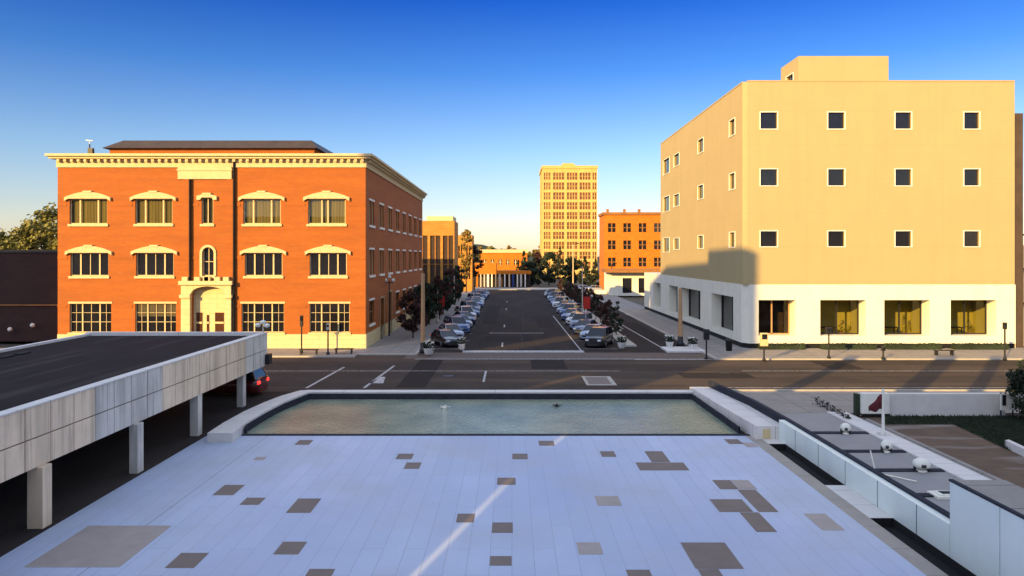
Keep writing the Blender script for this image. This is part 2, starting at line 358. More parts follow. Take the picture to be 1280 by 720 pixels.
g = MB()
for (x0, x1, y0, y1) in ((-7.5, -5.6, 45.5, 58), (1.5, 4.2, 53, 57.6), (-2.8, 2.2, 70, 74.5), (3.2, 5.2, 84, 98), (-3.8, -2.0, 88, 120), (12, 17, 49, 51.2), (24, 26.5, 53, 57), (13.9, 15.8, 70, 90)):
    g.quad((x0, y0, .0035), (x1, y0, .0035), (x1, y1, .0035), (x0, y1, .0035))
struct('road_patches', g, mat('newer asphalt', (.034, .028, .026), .95, .15, 2, spec=.08))
g = MB()
for (x0, y0, x1, y1) in ((-12, 51, 9, 50.2), (9, 50.2, 31, 51), (0.9, 64, 1.6, 100), (-6, 55.5, 14, 54.6), (20, 55, 48, 55.6)):
    dx_, dy_ = x1 - x0, y1 - y0; L_ = math.hypot(dx_, dy_); px_, py_ = -dy_ / L_ * .05, dx_ / L_ * .05; N_ = 24; rq = random.Random(int(x0 * 3 + y0)); pp = []
    for i in range(N_ + 1): t_ = i / N_; o_ = rq.uniform(-.12, .12); pp.append((x0 + dx_ * t_ + px_ * 20 * o_, y0 + dy_ * t_ + py_ * 20 * o_))
    for a, b_ in zip(pp, pp[1:]): g.quad((a[0] - px_, a[1] - py_, .0065), (b_[0] - px_, b_[1] - py_, .0065), (b_[0] + px_, b_[1] + py_, .0065), (a[0] + px_, a[1] + py_, .0065))
struct('crack_seals', g, M['black'])
# ------------------------------------------------------------------ plaza
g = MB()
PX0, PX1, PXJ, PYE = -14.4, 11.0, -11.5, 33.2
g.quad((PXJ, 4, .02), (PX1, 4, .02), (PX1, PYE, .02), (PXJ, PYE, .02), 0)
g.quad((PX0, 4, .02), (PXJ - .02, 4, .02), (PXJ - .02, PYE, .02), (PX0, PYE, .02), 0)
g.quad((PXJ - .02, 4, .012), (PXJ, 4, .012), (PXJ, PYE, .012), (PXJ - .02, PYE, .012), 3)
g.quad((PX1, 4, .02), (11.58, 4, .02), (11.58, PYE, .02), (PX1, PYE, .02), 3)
g.quad((PX0, 4, -.004), (PX0, 4, .02), (PX0, PYE, .02), (PX0, PYE, -.004), 3)
def T(px, y0, y1, wpx, mi=1):
    ym = (y0 + y1) / 2; x, d = G(px, ym, .024); hw = wpx * d / F / 2; da = G(0, y1, .024)[1]; db = G(0, y0, .024)[1]
    g.quad((x - hw, da, .024), (x + hw, da, .024), (x + hw, db, .024), (x - hw, db, .024), mi)
for t in [(380, 550, 556, 18), (506, 567, 574, 20), (516, 578, 586, 19), (650, 567, 574, 19), (633, 597, 606, 23), (628, 653, 666, 26), (582, 642, 653, 22),
          (626, 695, 707, 27), (286, 606, 619, 26), (316, 622, 631, 24), (380, 623, 641, 30), (363, 677, 693, 31), (398, 711, 728, 33), (234, 691, 710, 36),
          (683, 551, 557, 19), (760, 564, 571, 18), (800, 712, 728, 30)]: T(*t)
for t in [(737, 678, 693, 30, 2), (325, 571, 575, 14, 2), (760, 620, 632, 30, 2)]: T(*t)
# larger tile patches, laid out on the plaza
for (a, b_, c, d_, mi) in [(797, 858, 578, 588, 1), (810, 833, 564, 577.6, 1), (895, 918, 600, 611.5, 1), (918.4, 941, 600, 611.5, 2), (893, 934.6, 624, 640, 1), (935, 959, 612, 640, 1),
                           (935, 960, 640.4, 665, 1), (860, 918, 678, 711, 1), (878, 905, 711.4, 732, 1), (1016, 1044, 642, 663, 2), (908, 926, 549, 555, 1), (930, 948, 553, 559, 2), (70, 182, 657, 709, 2)]:
    ym = (c + d_) / 2; dm = G(0, ym, .024)[1]; x0 = (a - 640) * dm / F; x1 = (b_ - 640) * dm / F; da = G(0, d_, .024)[1]; db = G(0, c, .024)[1]
    x1 = min(x1, 10.95)
    g.quad((x0, da, .024), (x1, da, .024), (x1, db, .024), (x0, db, .024), mi)
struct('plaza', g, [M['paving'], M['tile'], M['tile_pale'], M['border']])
# wells along the right edge: bridging slabs between black openings
g = MB(); g.box(11.58, 12.35, 4, 17, -.9, .016); g.box(11.58, 12.35, 22.8, 26.06, -.9, .016); g.box(11.58, 12.35, 31.8, 33.2, -.9, .016)
struct('edge_slabs', g, M['cap'])
g = MB()
for a, b_ in ((17, 22.8), (26.06, 31.8)):
    g.quad((11.581, a, -.28), (12.349, a, -.28), (12.349, b_, -.28), (11.581, b_, -.28), 0)
    g.quad((11.579, a, -.28), (11.579, b_, -.28), (11.579, b_, .018), (11.579, a, .018), 0); g.quad((12.352, a, -.28), (12.352, b_, -.28), (12.352, b_, -.0), (12.352, a, 0), 0)
    g.quad((11.58, b_ - .002, -.28), (12.35, b_ - .002, -.28), (12.35, b_ - .002, .014), (11.58, b_ - .002, .014), 0)
struct('light_well', g, M['black'])  # shallow wells coloured black in place of the shade of real depth
# pool
g = MB(); g.quad((-13.2, 33.5, .03), (10.9, 33.5, .03), (10.9, 41.7, .03), (-12.4, 41.7, .03)); struct('pool_water', g, wm)
g = MB(); g.box(-13.0, 11.3, 33.2, 33.5, -.2, .045); struct('pool_edge', g, M['darkstrip'])
def strip_wall(mb, outer, inner, z0, z1, mi=0, mtop=0):
    k = len(outer)
    for i in range(k - 1):
        a, b_, c, d = outer[i], outer[i + 1], inner[i + 1], inner[i]
        mb.quad((*a, z1), (*b_, z1), (*c, z1), (*d, z1), mtop)
        mb.quad((*a, z0), (*b_, z0), (*b_, z1), (*a, z1), mi); mb.quad((*d, z0), (*d, z1), (*c, z1), (*c, z0), mi)
    for a, d in ((outer[0], inner[0]), (outer[-1], inner[-1])): mb.quad((*a, z0), (*d, z0), (*d, z1), (*a, z1), mi)
g = MB()
outer = [(-13.85, 32.0), (-13.95, 34), (-13.9, 36.5), (-13.65, 38.8), (-13.3, 40.6), (-12.7, 42.2), (-12.2, 42.35), (11.9, 42.35)]
inner = [(-12.7, 32.0), (-12.85, 34), (-12.8, 36.5), (-12.6, 38.8), (-12.3, 40.4), (-12.05, 41.6), (-11.9, 41.7), (10.7, 41.7)]
strip_wall(g, outer, inner, -.2, .45)
o = g.build('pool_wall', M['cap'], root=(-1, 42, 0), bevel=.015); tag(o, 'low pale coping wall curving round the left and far sides of the pool', 'low wall')
inl = [(-12.69, 33.5), (-12.84, 34), (-12.79, 36.5), (-12.59, 38.8), (-12.29, 40.39), (-12.04, 41.58), (-11.89, 41.69), (10.69, 41.69)]
inl2 = [(-12.62, 33.5), (-12.77, 34), (-12.72, 36.5), (-12.52, 38.75), (-12.22, 40.33), (-12.0, 41.5), (-11.87, 41.6), (10.6, 41.6)]
g = MB(); strip_wall(g, inl, inl2, -.1, .36); g.quad((10.66, 41.6, -.1), (10.86, 33.5, -.1), (10.86, 33.5, .36), (10.66, 41.6, .36)); g.quad((10.6, 41.6, .36), (10.66, 41.6, .36), (10.86, 33.5, .36), (10.8, 33.5, .36)); g.quad((10.6, 41.6, -.1), (10.8, 33.5, -.1), (10.8, 33.5, .36), (10.6, 41.6, .36))
struct('pool_lining', g, M['darkstrip'])
# right parapet with dark cap
r = thing('parapet_wall', (12.2, 30, 0), 'long low white parapet wall with a dark cap along the right of the pool and plaza', 'wall')
g = MB(); strip_wall(g, [(12.35, 41.6), (12.75, 37), (12.75, 19.9)], [(10.9, 41.6), (11.15, 33.6), (12.36, 31.9)], -.2, .9)
g = MB()
g.box(12.36, 12.75, 19.9, 32.6, -.2, .92); g.build('body', M['panel'], r, bevel=.01)
for k_ in range(5): g = MB(); g.box(12.352, 12.36, 21.5 + k_ * 2.3, 21.52 + k_ * 2.3, .0, .9); g.build('joint', M['iron'], r)
g = MB(); strip_wall(g, [(12.75, 32.6), (12.6, 37), (11.9, 42.4)], [(11.3, 32.6), (11.0, 37), (10.7, 42.4)], -.2, .62); g.build('pool_side', M['cap'], r, bevel=.01)
g = MB(); g.box(12.62, 12.82, 19.9, 32.7, .922, .99); strip_wall(g, [(12.82, 32.7), (12.67, 37), (12.0, 42.5)], [(12.62, 32.7), (12.47, 37), (11.82, 42.5)], .622, .99); g.build('cap', M['darkstrip'], r)
g = MB(); g.box(11.62, 11.95, 32.57, 32.598, .05, .5); g.build('cream_plate', M['trim'], r)  # small cream plate on the wall end
# taller panelled wall
r = thing('panel_wall', (12.4, 14, 0), 'tall pale enamel panelled wall with dark coping in the lower right corner', 'wall')
for i in range(6):
    y1 = 19.88 - i * 2.05; g = MB(); g.box(12.36, 12.8, y1 - 2.02, y1, -.2, 2.14); g.build('panel', M['panel'], r, bevel=.012)
    g = MB(); g.box(12.40, 12.76, y1 - 2.05, y1 - 2.02, -.2, 2.12); g.build('joint_strip', M['iron'], r)
g = MB(); g.box(12.34, 12.46, 7.5, 19.9, 2.145, 2.20); g.build('coping', M['darkstrip'], r)
g = MB(); g.box(12.46, 13.9, 7.5, 19.85, 2.142, 2.185); g.build('ledge', M['walk'], r)
# terrace on the right
g = MB(); g.quad((12.75, 4, .02), (17, 4, .02), (17, 38, .02), (12.75, 38, .02)); struct('terrace', g, M['terrace'])
g = MB()
for y in (33.7, 30.5, 27.8, 24.9): g.box(12.86, 17.0, y - .16, y + .16, .02, .07)
struct('terrace_bands', g, M['darkstrip'])
g = MB(); g.box(17.0, 18.05, 4, 38, -.2, .10); struct('terrace_path', g, M['cap'])
g = MB(); g.box(18.05, 18.25, 4, 36, -.2, .18); struct('path_kerb', g, M['walk'])
g = MB(); g.quad((12, 38, .024), (90, 38, .024), (90, 44.1, .024), (12, 44.1, .024)); struct('near_pavement', g, M['walk'])
g = MB(); g.box(12, 90, 44.1, 44.3, -.1, .12); struct('near_kerb', g, M['kerb'])
g = MB(); g.quad((18.25, 4, .02), (60, 4, .02), (60, 37, .02), (18.25, 37, .02)); struct('worn_ground', g, M['lawn'])
gx = [(1106, 521), (1300, 521), (1300, 572), (1258, 561), (1192, 530), (1106, 530)]
pts = [(*G(*p, .05), .05) for p in gx]
g = MB(); g.add(pts, [tuple(range(6))]); struct('grass_ground', g, M['grass'])
rg = random.Random(3); g = MB()
def inpoly(x, y, P):
    c = False; j = len(P) - 1
    for i in range(len(P)):
        if (P[i][1] > y) != (P[j][1] > y) and x < (P[j][0] - P[i][0]) * (y - P[i][1]) / (P[j][1] - P[i][1]) + P[i][0]: c = not c
        j = i
    return c
PG = [(p[0], p[1]) for p in pts]; cnt = 0
while cnt < 6000:
    x = rg.uniform(17, 29); y = rg.uniform(29, 38)
    if not inpoly(x, y, PG): continue
    cnt += 1; h = rg.uniform(.08, .2); a = rg.uniform(0, 6.28); c, s_ = math.cos(a) * .03, math.sin(a) * .03
    g.add([(x - c, y - s_, .05), (x + c, y + s_, .05), (x + rg.uniform(-.05, .05), y, .05 + h)], [(0, 1, 2)])
tag(g.build('grass', M['leafdark']), 'short dark green grass on the wedge beside the brown ground', 'grass', kind='stuff')
g = MB(); a = G(1256, 560); b_ = G(1330, 596)
strip_wall(g, [(a[0], a[1]), (b_[0], b_[1])], [(a[0] + .25, a[1] + .1), (b_[0] + .25, b_[1] + .1)], 0, .35)
tag(g.build('low_wall', M['cap'], root=(a[0], a[1], 0)), 'short pale kerb wall at the edge of the grass below the right tree', 'low wall')
# low white slab beside the flag
r = thing('white_slab_wall', (19, 37.3, 0), 'low white rectangular slab wall with a black end post behind the flag', 'wall')
g = MB(); x0 = (1073 - 640) * 37.3 / F; x1 = (1255 - 640) * 37.3 / F
g.box(x0, x1, 37.2, 37.5, .03, 1.22); g.build('slab', M['cap'], r, bevel=.02)
g = MB(); g.box(x0, x0 + 1.45, 36.9, 37.19, .22, 1.3); g.build('name_block', M['wtrim'], r, bevel=.02)
g = MB(); g.box(x0 + .1, x0 + 1.5, 36.95, 37.15, .03, .22); g.build('base', M['black'], r)  # black strip stands for the dark shadow under the block
g = MB(); g.box(x0 - .22, x0 - .02, 37.1, 37.4, .03, 1.22); g.build('end_post', M['leafdark'], r)
# flag
r = thing('flagpole', (17.45, 33.1, .1), 'short white flagpole with a dark red flag standing beside the grey terrace', 'flagpole')
g = MB(); g.tube((17.45, 33.1, .1), (17.45, 33.1, 2.15), .075, .05, 10); g.ball((17.45, 33.1, 2.18), .07); g.build('pole', M['wtrim'], r)
g = MB(); N = 8
vs = []
for i in range(N + 1):
    t = i / N; x = 17.40 - t * .62; top = 2.02 - .62 * t ** 1.2; bot = 1.28 - .12 * t + .05 * math.sin(t * 9)
    if bot > top - .03: bot = top - .03
    vs += [(x, 33.1 + .06 * math.sin(t * 8), top), (x, 33.1 + .05 * math.sin(t * 8 + 1), bot)]
g.add(vs, [(2 * i, 2 * i + 1, 2 * i + 3, 2 * i + 2) for i in range(N)], 0, True); o = g.build('flag', M['flag'], r)
sm = o.modifiers.new('thick', 'SOLIDIFY'); sm.thickness = .008
g = MB(); g.box(17.25, 17.65, 32.9, 33.3, .1, .2); g.build('base', M['cap'], r)
# terrace fixtures
for i, (px, py, lab) in enumerate([(1057, 543, 'farthest small white domed floodlight on the grey terrace'), (1108, 566, 'small white domed floodlight on the terrace nearest the flagpole'),
                                   (1152, 590, 'widest white domed floodlight against the terrace path')]):
    x, d = G(px, py); s = (.75, .72, 1.0)[i]
    r = thing('floodlight', (x, d, .02), lab, 'floodlight', 'white floodlights on the terrace')
    g = MB(); g.lathe((x, d, .02), [(.20 * s, 0), (.20 * s, .05), (.10 * s, .07), (.09 * s, .16)]); g.build('base', M['wtrim'], r)
    g = MB(); g.lathe((x, d, .18), [(.14 * s, 0), (.30 * s, .03), (.32 * s, .12), (.30 * s, .24), (.16 * s, .34), (.02, .37)], 14); g.build('housing', M['wtrim'], r)
    g = MB(); g.lathe((x - .05, d - .20 * s, .30), [(.02, -.09), (.13 * s, -.06), (.13 * s, .06), (.02, .09)], 10); g.build('lens', M['carglass'], r)
    for q in (-1, 1):
        g = MB(); g.box(x + q * .27 * s - .03, x + q * .27 * s + .03, d - .05, d + .05, .02, .3); g.build('bracket', M['iron'], r)
x, d = G(1181, 621)
r = thing('floor_hatch', (x, d, .02), 'flat pale raised hatch with a dark recess on the terrace beside the panelled wall', 'hatch')
g = MB(); g.box(x - .45, x + .7, d - .35, d + .3, .02, .12); g.box(x - .3, x + .6, d - .25, d + .2, .12, .16); g.build('frame', M['wtrim'], r, bevel=.01)
g = MB(); g.box(x - .18, x + .45, d - .17, d + .1, .161, .175); g.build('lid', M['darkstrip'], r)
x, d = G(1108, 600)
r = thing('white_post', (x, d, .02), 'thin leaning white post with a fallen foot in the middle of the terrace', 'post')
g = MB(); g.tube((x + .05, d + .9, .02), (x, d + 1.2, .8), .025); g.build('pole', M['wtrim'], r)
g = MB(); g.tube((x + .1, d + .6, .05), (x + .95, d - .35, .05), .03); g.build('foot', M['wtrim'], r)
# chain of small dark shrubs by the terrace kerb
rg = random.Random(5)
for i in range(7):
    x, d = G(1022 + i * 6.3, 506 + i * 3.3); g = MB(); s = .30 - .02 * i
    for q in range(70):
        a = rg.uniform(0, 6.28); rr_ = rg.uniform(0, s); z = rg.uniform(.02, s * 1.5); c = Vector((x + math.cos(a) * rr_, d + math.sin(a) * rr_, z))
        p = [c + Vector((rg.uniform(-.07, .07), rg.uniform(-.07, .07), rg.uniform(-.07, .07))) for _ in range(3)]; g.add(p, [(0, 1, 2)])
    g.tube((x, d, .0), (x, d, s), .03, .01, 5)
    ordn = ['first, at the pavement end', 'second from the pavement end', 'third from the pavement end', 'fourth, in the middle', 'third from the flag end', 'second from the flag end', 'last, nearest the flag']
    tag(g.build('low_shrub', M['iron'] if i % 2 else M['leafdark'], root=(x, d, 0)), 'small dark shrub in the row along the terrace kerb, ' + ordn[i], 'shrub', 'small shrubs along the terrace kerb')

# ------------------------------------------------------------------ raised deck on the left
r = thing('elevated_deck', (-20, 30, 0), 'raised concrete deck with dark asphalt top and panelled side beam on columns', 'elevated deck')
FX = -14.8; y_end = 42.6; y = y_end; ps = []
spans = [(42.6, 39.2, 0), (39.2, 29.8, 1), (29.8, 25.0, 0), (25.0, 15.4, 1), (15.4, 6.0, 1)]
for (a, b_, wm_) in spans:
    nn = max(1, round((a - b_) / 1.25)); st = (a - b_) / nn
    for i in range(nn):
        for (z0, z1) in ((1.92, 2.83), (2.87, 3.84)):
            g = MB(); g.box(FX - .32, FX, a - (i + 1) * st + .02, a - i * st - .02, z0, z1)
            g.build('side_panel', M['concrete_sun_tint'] if wm_ else M['concrete'], r, bevel=.012)
g = MB(); g.box(FX - .30, FX - .06, 6, 42.55, 1.94, 3.80); g.build('beam_core', M['tile'], r)
g = MB(); g.box(FX - .36, FX + .04, 5.9, 42.64, 3.845, 3.90); g.build('coping', M['cap'], r, bevel=.01)
g = MB(); g.box(-25.3, FX - .34, 6, 42.2, 3.25, 3.72, 0); g.build('deck_slab', M['deck'], r)
g = MB(); g.box(-25.6, FX - .34, 42.21, 42.6, 1.95, 3.92); g.box(-25.6, -25.31, 6, 42.2, 3.0, 3.84); g.build('edge_wall', M['cap'], r)
for (px, py, xr_, wd_) in ((57, 661, -14.62, .5), (168, 592, -14.62, .34), (240, 545, -14.82, .40), (300, 509, -15.12, .36)):
    x, d = G(px, py); g = MB(); g.box(xr_ - wd_, xr_, d, d + .45, -.02, 1.915); g.build('column', M['concrete_sun_tint'] if px < 60 else M['concrete'], r, bevel=.02)
    g = MB(); g.box(-24.9, -24.4, d, d + .5, -.02, 3.2); g.build('column', M['concrete'], r, bevel=.02)
for y in (22.5, 28, 33.7, 39):
    g = MB(); g.tube((-21, y, .0), (-17.2, y, 3.1), .16, n=6); g.build('brace', M['concrete'], r)
g = MB(); 
for (y0, y1) in ((31.6, 33.6), (34, 36.5)): g.box(-18.4, -18.2, y0, y1, .75, 3.2)
g.build('hanging_panel', M['cap'], r)
for k in range(5):
    g = MB(); g.box(-24.0, -23.7, 29.5 + k * 1.1, 30.3 + k * 1.1, 3.722, 3.79); g.build('wheel_stop', M['black'], r)
g = MB(); g.box(FX - .02, FX + .25, 42.15, 42.7, 2.0, 2.6); g.build('junction_box', M['iron'], r)
x, d = FX - .15, 42.3
r = thing('deck_lamp', (x, d, 3.9), 'cluster of pale floodlamps on a short post at the far corner of the deck', 'lamp')
g = MB(); g.tube((x, d, 3.9), (x, d, 4.3), .05); g.build('post', M['steel'], r)
for q, (dx, dz) in enumerate(((-.28, .45), (.02, .62), (.26, .42))):
    g = MB(); g.lathe((x + dx, d - .1, 3.9 + dz), [(.06, -.12), (.17, -.05), (.17, .08), (.05, .14)], 8); g.build('lamp_head', M['wtrim'], r)
for (px, col) in ((),) if False else ():
    pass

# ------------------------------------------------------------------ left brick building
BL = thing('brick_building', (-27.3, 64, 0), 'three storey orange brick building with cream cornice and arched window hoods on the left corner', 'building')
x0b, x1b, yb, ye, zb = -41.3, -13.3, 64.0, 104.5, 16.75
k = 64 / F
def fx(px): return (px - 640) * k - x0b          # along the front
def fz(py): return H - (py - 320) * k
ff = Fr((x0b, yb, 0), (1, 0, 0), (0, 1, 0)); fs = Fr((x1b, yb, 0), (0, 1, 0), (-1, 0, 0))
top = [(87, 134), (169, 215.5), (304, 351), (385, 432)]; mid = [(88, 135.5), (170, 217), (306, 353), (387, 433.5)]; low = [(87, 139), (169, 220), (302, 355), (387, 437)]
holes = []
def hole(a, b_, t, bt): h = (fx(a), fx(b_), fz(bt), fz(t)); holes.append(h); return h
HT = [hole(a, b_, 248.5, 280) for a, b_ in top]; HM = [hole(a, b_, 316, 345) for a, b_ in mid]; HL = [hole(a, b_, 379.5, 415.5) for a, b_ in low]
hs1 = hole(252, 266.5, 247, 280); hs2 = hole(253, 267.5, 309, 345); hd = hole(240, 284, 358, 434)
g = MB(); UW = x1b - x0b
fwall(g, ff, 0, UW, 1.4, zb, [h if h[2] > 1.4 else (h[0], h[1], 1.4, h[3]) for h in holes], .35, 0)
sholes = []
for q in range(8):
    u = 1.6 + q * 5.0
    for (v0, v1) in ((11.4, 13.7), (6.7, 9.1)): sholes.append((u, u + 1.0, v0, v1)); sholes.append((u + 1.3, u + 2.3, v0, v1))
    if q not in (1, 2): sholes.append((u, u + 2.3, 2.1, 4.3))
sdoors = [(7.0, 9.0, 0.15, 4.2), (11.4, 13.6, .15, 4.6)]
fwall(g, fs, 0, ye - yb, 1.4, zb, [*sholes, *[(a, b_, 1.4, d) for a, b_, c, d in sdoors]], .3, 0)
g.quad((x0b, yb, 0), (x0b, ye, 0), (x0b, ye, zb), (x0b, yb, zb)); g.quad((x0b, ye, 0), (x1b, ye, 0), (x1b, ye, zb), (x0b, ye, zb))
g.build('wall', M['brick'], BL)
g = MB(); g.quad((x0b, yb, zb + .6), (x1b, yb, zb + .6), (x1b, ye, zb + .6), (x0b, ye, zb + .6)); g.build('flat_roof', M['roofdark'], BL)
# stone base
g = MB()
for (a, b_) in ((0, hd[0]), (hd[1], UW + .06)): fbox(g, ff, a, b_, 0, 1.4, -.06, .3)
su = [0, 7.0, 9.0, 11.4, 13.6, ye - yb]
for a, b_ in ((.3, 7.0), (9.0, 11.4), (13.6, ye - yb)): fbox(g, fs, a, b_, 0, 1.4, -.055, .3)
g.build('stone_base', M['stone'], BL)
# belt courses
for v in (fz(322), fz(383), fz(256)):
    segs = sorted([h for h in holes if h[2] - .3 < v < h[3] + .3]); u = 0
    for h in segs + [(UW + .25, 0)]:
        if h[0] - .25 > u: g = MB(); fbox(g, ff, u, h[0] - .25, v - .12, v + .12, -.035, .05); g.build('belt_course', M['brick'], BL)
        u = h[1] + .25
# cornice
g = MB()
for fr, L, e in ((ff, UW, 1), (fs, ye - yb, 0)):
    a = -.55 if e else -.6; b_ = L + .6
    fbox(g, fr, -.08 if e else .0, L + (.08 if e else 0), 16.55, 17.0, -.10, .3)
    fbox(g, fr, -.5 if e else .36, L + (.5 if e else 0), 17.3, 17.50, -.55, .3)
    fbox(g, fr, -.7 if e else .36, L + (.7 if e else 0), 17.503, 17.72, -.75, .3)
    fbox(g, fr, -.08 if e else .0, L + (.08 if e else 0), 17.003, 17.297, -.12, .28)
g.build('cornice', M['trim'], BL)
br = []
for fr, L, e in ((ff, UW, 1), (fs, ye - yb, 0)):
    nb = 46 if e else 50
    for i in range(nb):
        u = .15 + i * (L - .5) / (nb - 1); g = MB(); fbox(g, fr, u, u + .24, 17.03, 17.296, -.42, -.125); g.build('dentil', M['trim'], BL)
# stone panel above central bay
g = MB(); fbox(g, ff, fx(223), fx(290), fz(224), fz(207), -.14, .1); fbox(g, ff, fx(222), fx(291), fz(213.5), fz(211.5), -.2, .1); g.build('stone_panel', M['trim'], BL)
g = MB(); fbox(g, ff, fx(229), fx(237), 1.4, fz(224), -.10, .05); fbox(g, ff, fx(284), fx(292), 1.4, fz(224), -.10, .05); g.build('pilaster', M['brick'], BL)
for px, t in ((238.5, 224), (293.3, 193)):
    g = MB(); c = ff(fx(px), 0, -.16); g.tube((c.x, c.y - .02, 1.4), (c.x, c.y - .02, fz(t)), .10, n=8); g.build('downpipe', M['black'], BL)
def window(parent, fr, h, cols, rows, depth=.22, gl=None, frame=None, hood=None, sill=True, curtain=None, fw=.09, big=None, lintel=False, name='window', trimm=None):
    a, b_, c, d = h; gl = gl or M['wglass']; frame = frame or M['trim']; trimm = trimm or M['trim']
    g = MB(); g.quad(fr(a, c, depth), fr(b_, c, depth), fr(b_, d, depth), fr(a, d, depth)); wn = g.build(name, gl, parent)
    g = MB(); f0 = depth - .08; f1 = depth - .01
    fbox(g, fr, a, b_, c, c + fw, f0, f1); fbox(g, fr, a, b_, d - fw, d, f0, f1); fbox(g, fr, a, a + fw, c + fw, d - fw, f0, f1); fbox(g, fr, b_ - fw, b_, c + fw, d - fw, f0, f1)
    for u, w_ in cols: fbox(g, fr, a + (b_ - a) * u - w_ / 2, a + (b_ - a) * u + w_ / 2, c + fw, d - fw, f0 + (.02 if w_ < .1 else 0.002), f1)
    for v, w_ in rows: fbox(g, fr, a + fw, b_ - fw, c + (d - c) * v - w_ / 2, c + (d - c) * v + w_ / 2, f0 + .03, f1 - .003)
    g.build('frame', frame, wn)
    if sill: g = MB(); fbox(g, fr, a - .12, b_ + .12, c - .22, c - .003, -.12, depth * .5); g.build('sill', trimm, wn)
    if lintel: g = MB(); fbox(g, fr, a - .1, b_ + .1, d + .003, d + .18, -.05, .05); g.build('lintel', trimm, wn)
    if hood:
        g = MB(); pts = []; wv = (b_ - a) / 2 + .38; uc = (a + b_) / 2; N = 12
        for i in range(N + 1):
            t = -1 + 2 * i / N; pts.append((uc + t * wv, d + .12 + hood * (1 - t * t) + .10 * (1 - abs(t))))
        pts2 = [(uc + wv, d - .25), (b_ + .06, d - .25), (b_ + .06, d + .003), (a - .06, d + .003), (a - .06, d - .25), (uc - wv, d - .25)]
        k0 = len(pts)
        # front faces as quads, with depth
        lowl = [(min(max(p[0], uc - wv), uc + wv), d + .003 if a - .06 < p[0] < b_ + .06 else d - .22) for p in pts]
        for i in range(N):
            p, q, r_, s_ = lowl[i], lowl[i + 1], pts[i + 1], pts[i]
            fpoly(g, fr, [p, q, r_, s_], -.22, .02)
        fbox(g, fr, uc - .38, uc + .38, d + .12 + hood, d + .30 + hood, -.26, .02)
        g.build('hood', trimm, wn)
    bl = (abs(int(a * 7.3 + c * 11.7)) * 37) % 5
    if not curtain and bl in (1, 3) and b_ - a > 1.5:
        g = MB(); hh_ = (d - c) * (.28 if bl == 1 else .45); g.quad(fr(a + .02, d - hh_, depth - .006), fr(b_ - .02, d - hh_, depth - .006), fr(b_ - .02, d - .02, depth - .006), fr(a + .02, d - .02, depth - .006)); g.build('blind', M['blind'], wn)
    if curtain:
        g = MB(); n_ = 40; vs = []
        for i in range(n_ + 1):
            u = a + .04 + (b_ - a - .08) * i / n_; w_ = depth + .14 + .045 * math.sin(i * 1.9); vs += [fr(u, c + .02, w_), fr(u, d - .02, w_)]
        g.add(vs, [(2 * i, 2 * i + 2, 2 * i + 3, 2 * i + 1) for i in range(n_)], 0, True); g.build('curtain', curtain, wn)
    return wn
for i, h in enumerate(HT):
    window(BL, ff, h, [(.26, .14), (.74, .14)] if i < 3 else [(.36, .12), (.52, .12)], [], gl=GL, hood=.42, curtain=M['curtain'])
for h in HM: window(BL, ff, h, [(.25, .13), (.5, .06), (.75, .13)], [], hood=.42)
for h in HL: window(BL, ff, h, [(.14, .035), (.29, .11), (.5, .045), (.71, .11), (.86, .035)], [(.36, .045), (.68, .035)], fw=.06, lintel=True)
window(BL, ff, hs1, [(.5, .08)], [], gl=GL, curtain=M['curtain'], hood=.12)
wn = window(BL, ff, hs2, [(.5, .06)], [(.5, .06)], sill=True)
g = MB(); a, b_, c, d = hs2; uc = (a + b_) / 2; rad = (b_ - a) / 2
arc = [(math.cos(math.pi * i / 12), math.sin(math.pi * i / 12)) for i in range(13)]
for i in range(12):
    p, q = arc[i], arc[i + 1]
    fpoly(g, ff, [(uc + p[0] * rad, d - rad + p[1] * rad), (uc + q[0] * rad, d - rad + q[1] * rad), (uc + q[0] * (rad + .22), d - rad + q[1] * (rad + .22)), (uc + p[0] * (rad + .22), d - rad + p[1] * (rad + .22))], -.10, .1)
fbox(g, ff, a - .22, a - .003, c, d - rad, -.1, .1); fbox(g, ff, b_ + .003, b_ + .22, c, d - rad, -.1, .1); g.build('surround', M['trim'], wn)
g = MB()
for i in range(12):
    p, q = arc[i], arc[i + 1]; s1 = 1 if p[0] + q[0] > 0 else -1
    fpoly(g, ff, [(uc + p[0] * rad, d - rad + p[1] * rad), (uc + q[0] * rad, d - rad + q[1] * rad), (uc + q[0] * rad, d + .02), (uc + p[0] * rad, d + .02)], -.02, .2)
g.build('spandrel', M['brick'], wn)
for h in sholes:
    big = h[1] - h[0] > 1.5
    window(BL, fs, h, [(.5, .08)] if big else [], [(.5, .06)], depth=.2, lintel=True, trimm=M['wtrim'], frame=M['trim'] if not big else M['brick_brown'], fw=.05)
for h in sdoors:
    a, b_, c, d = h
    g = MB(); g.quad(fs(a, c, .25), fs(b_, c, .25), fs(b_, d, .25), fs(a, d, .25)); dr = g.build('door', M['wglass_warm'], BL)
    g = MB()
    for u in (a - .18, b_ + .003): fbox(g, fs, u, u + .177, .12, d + .2, -.08, .24)
    fbox(g, fs, a, b_, d + .003, d + .2, -.08, .24); fbox(g, fs, a + .6, a + .68, c, d, .15, .24); g.build('door_frame', M['polewarm'], dr)
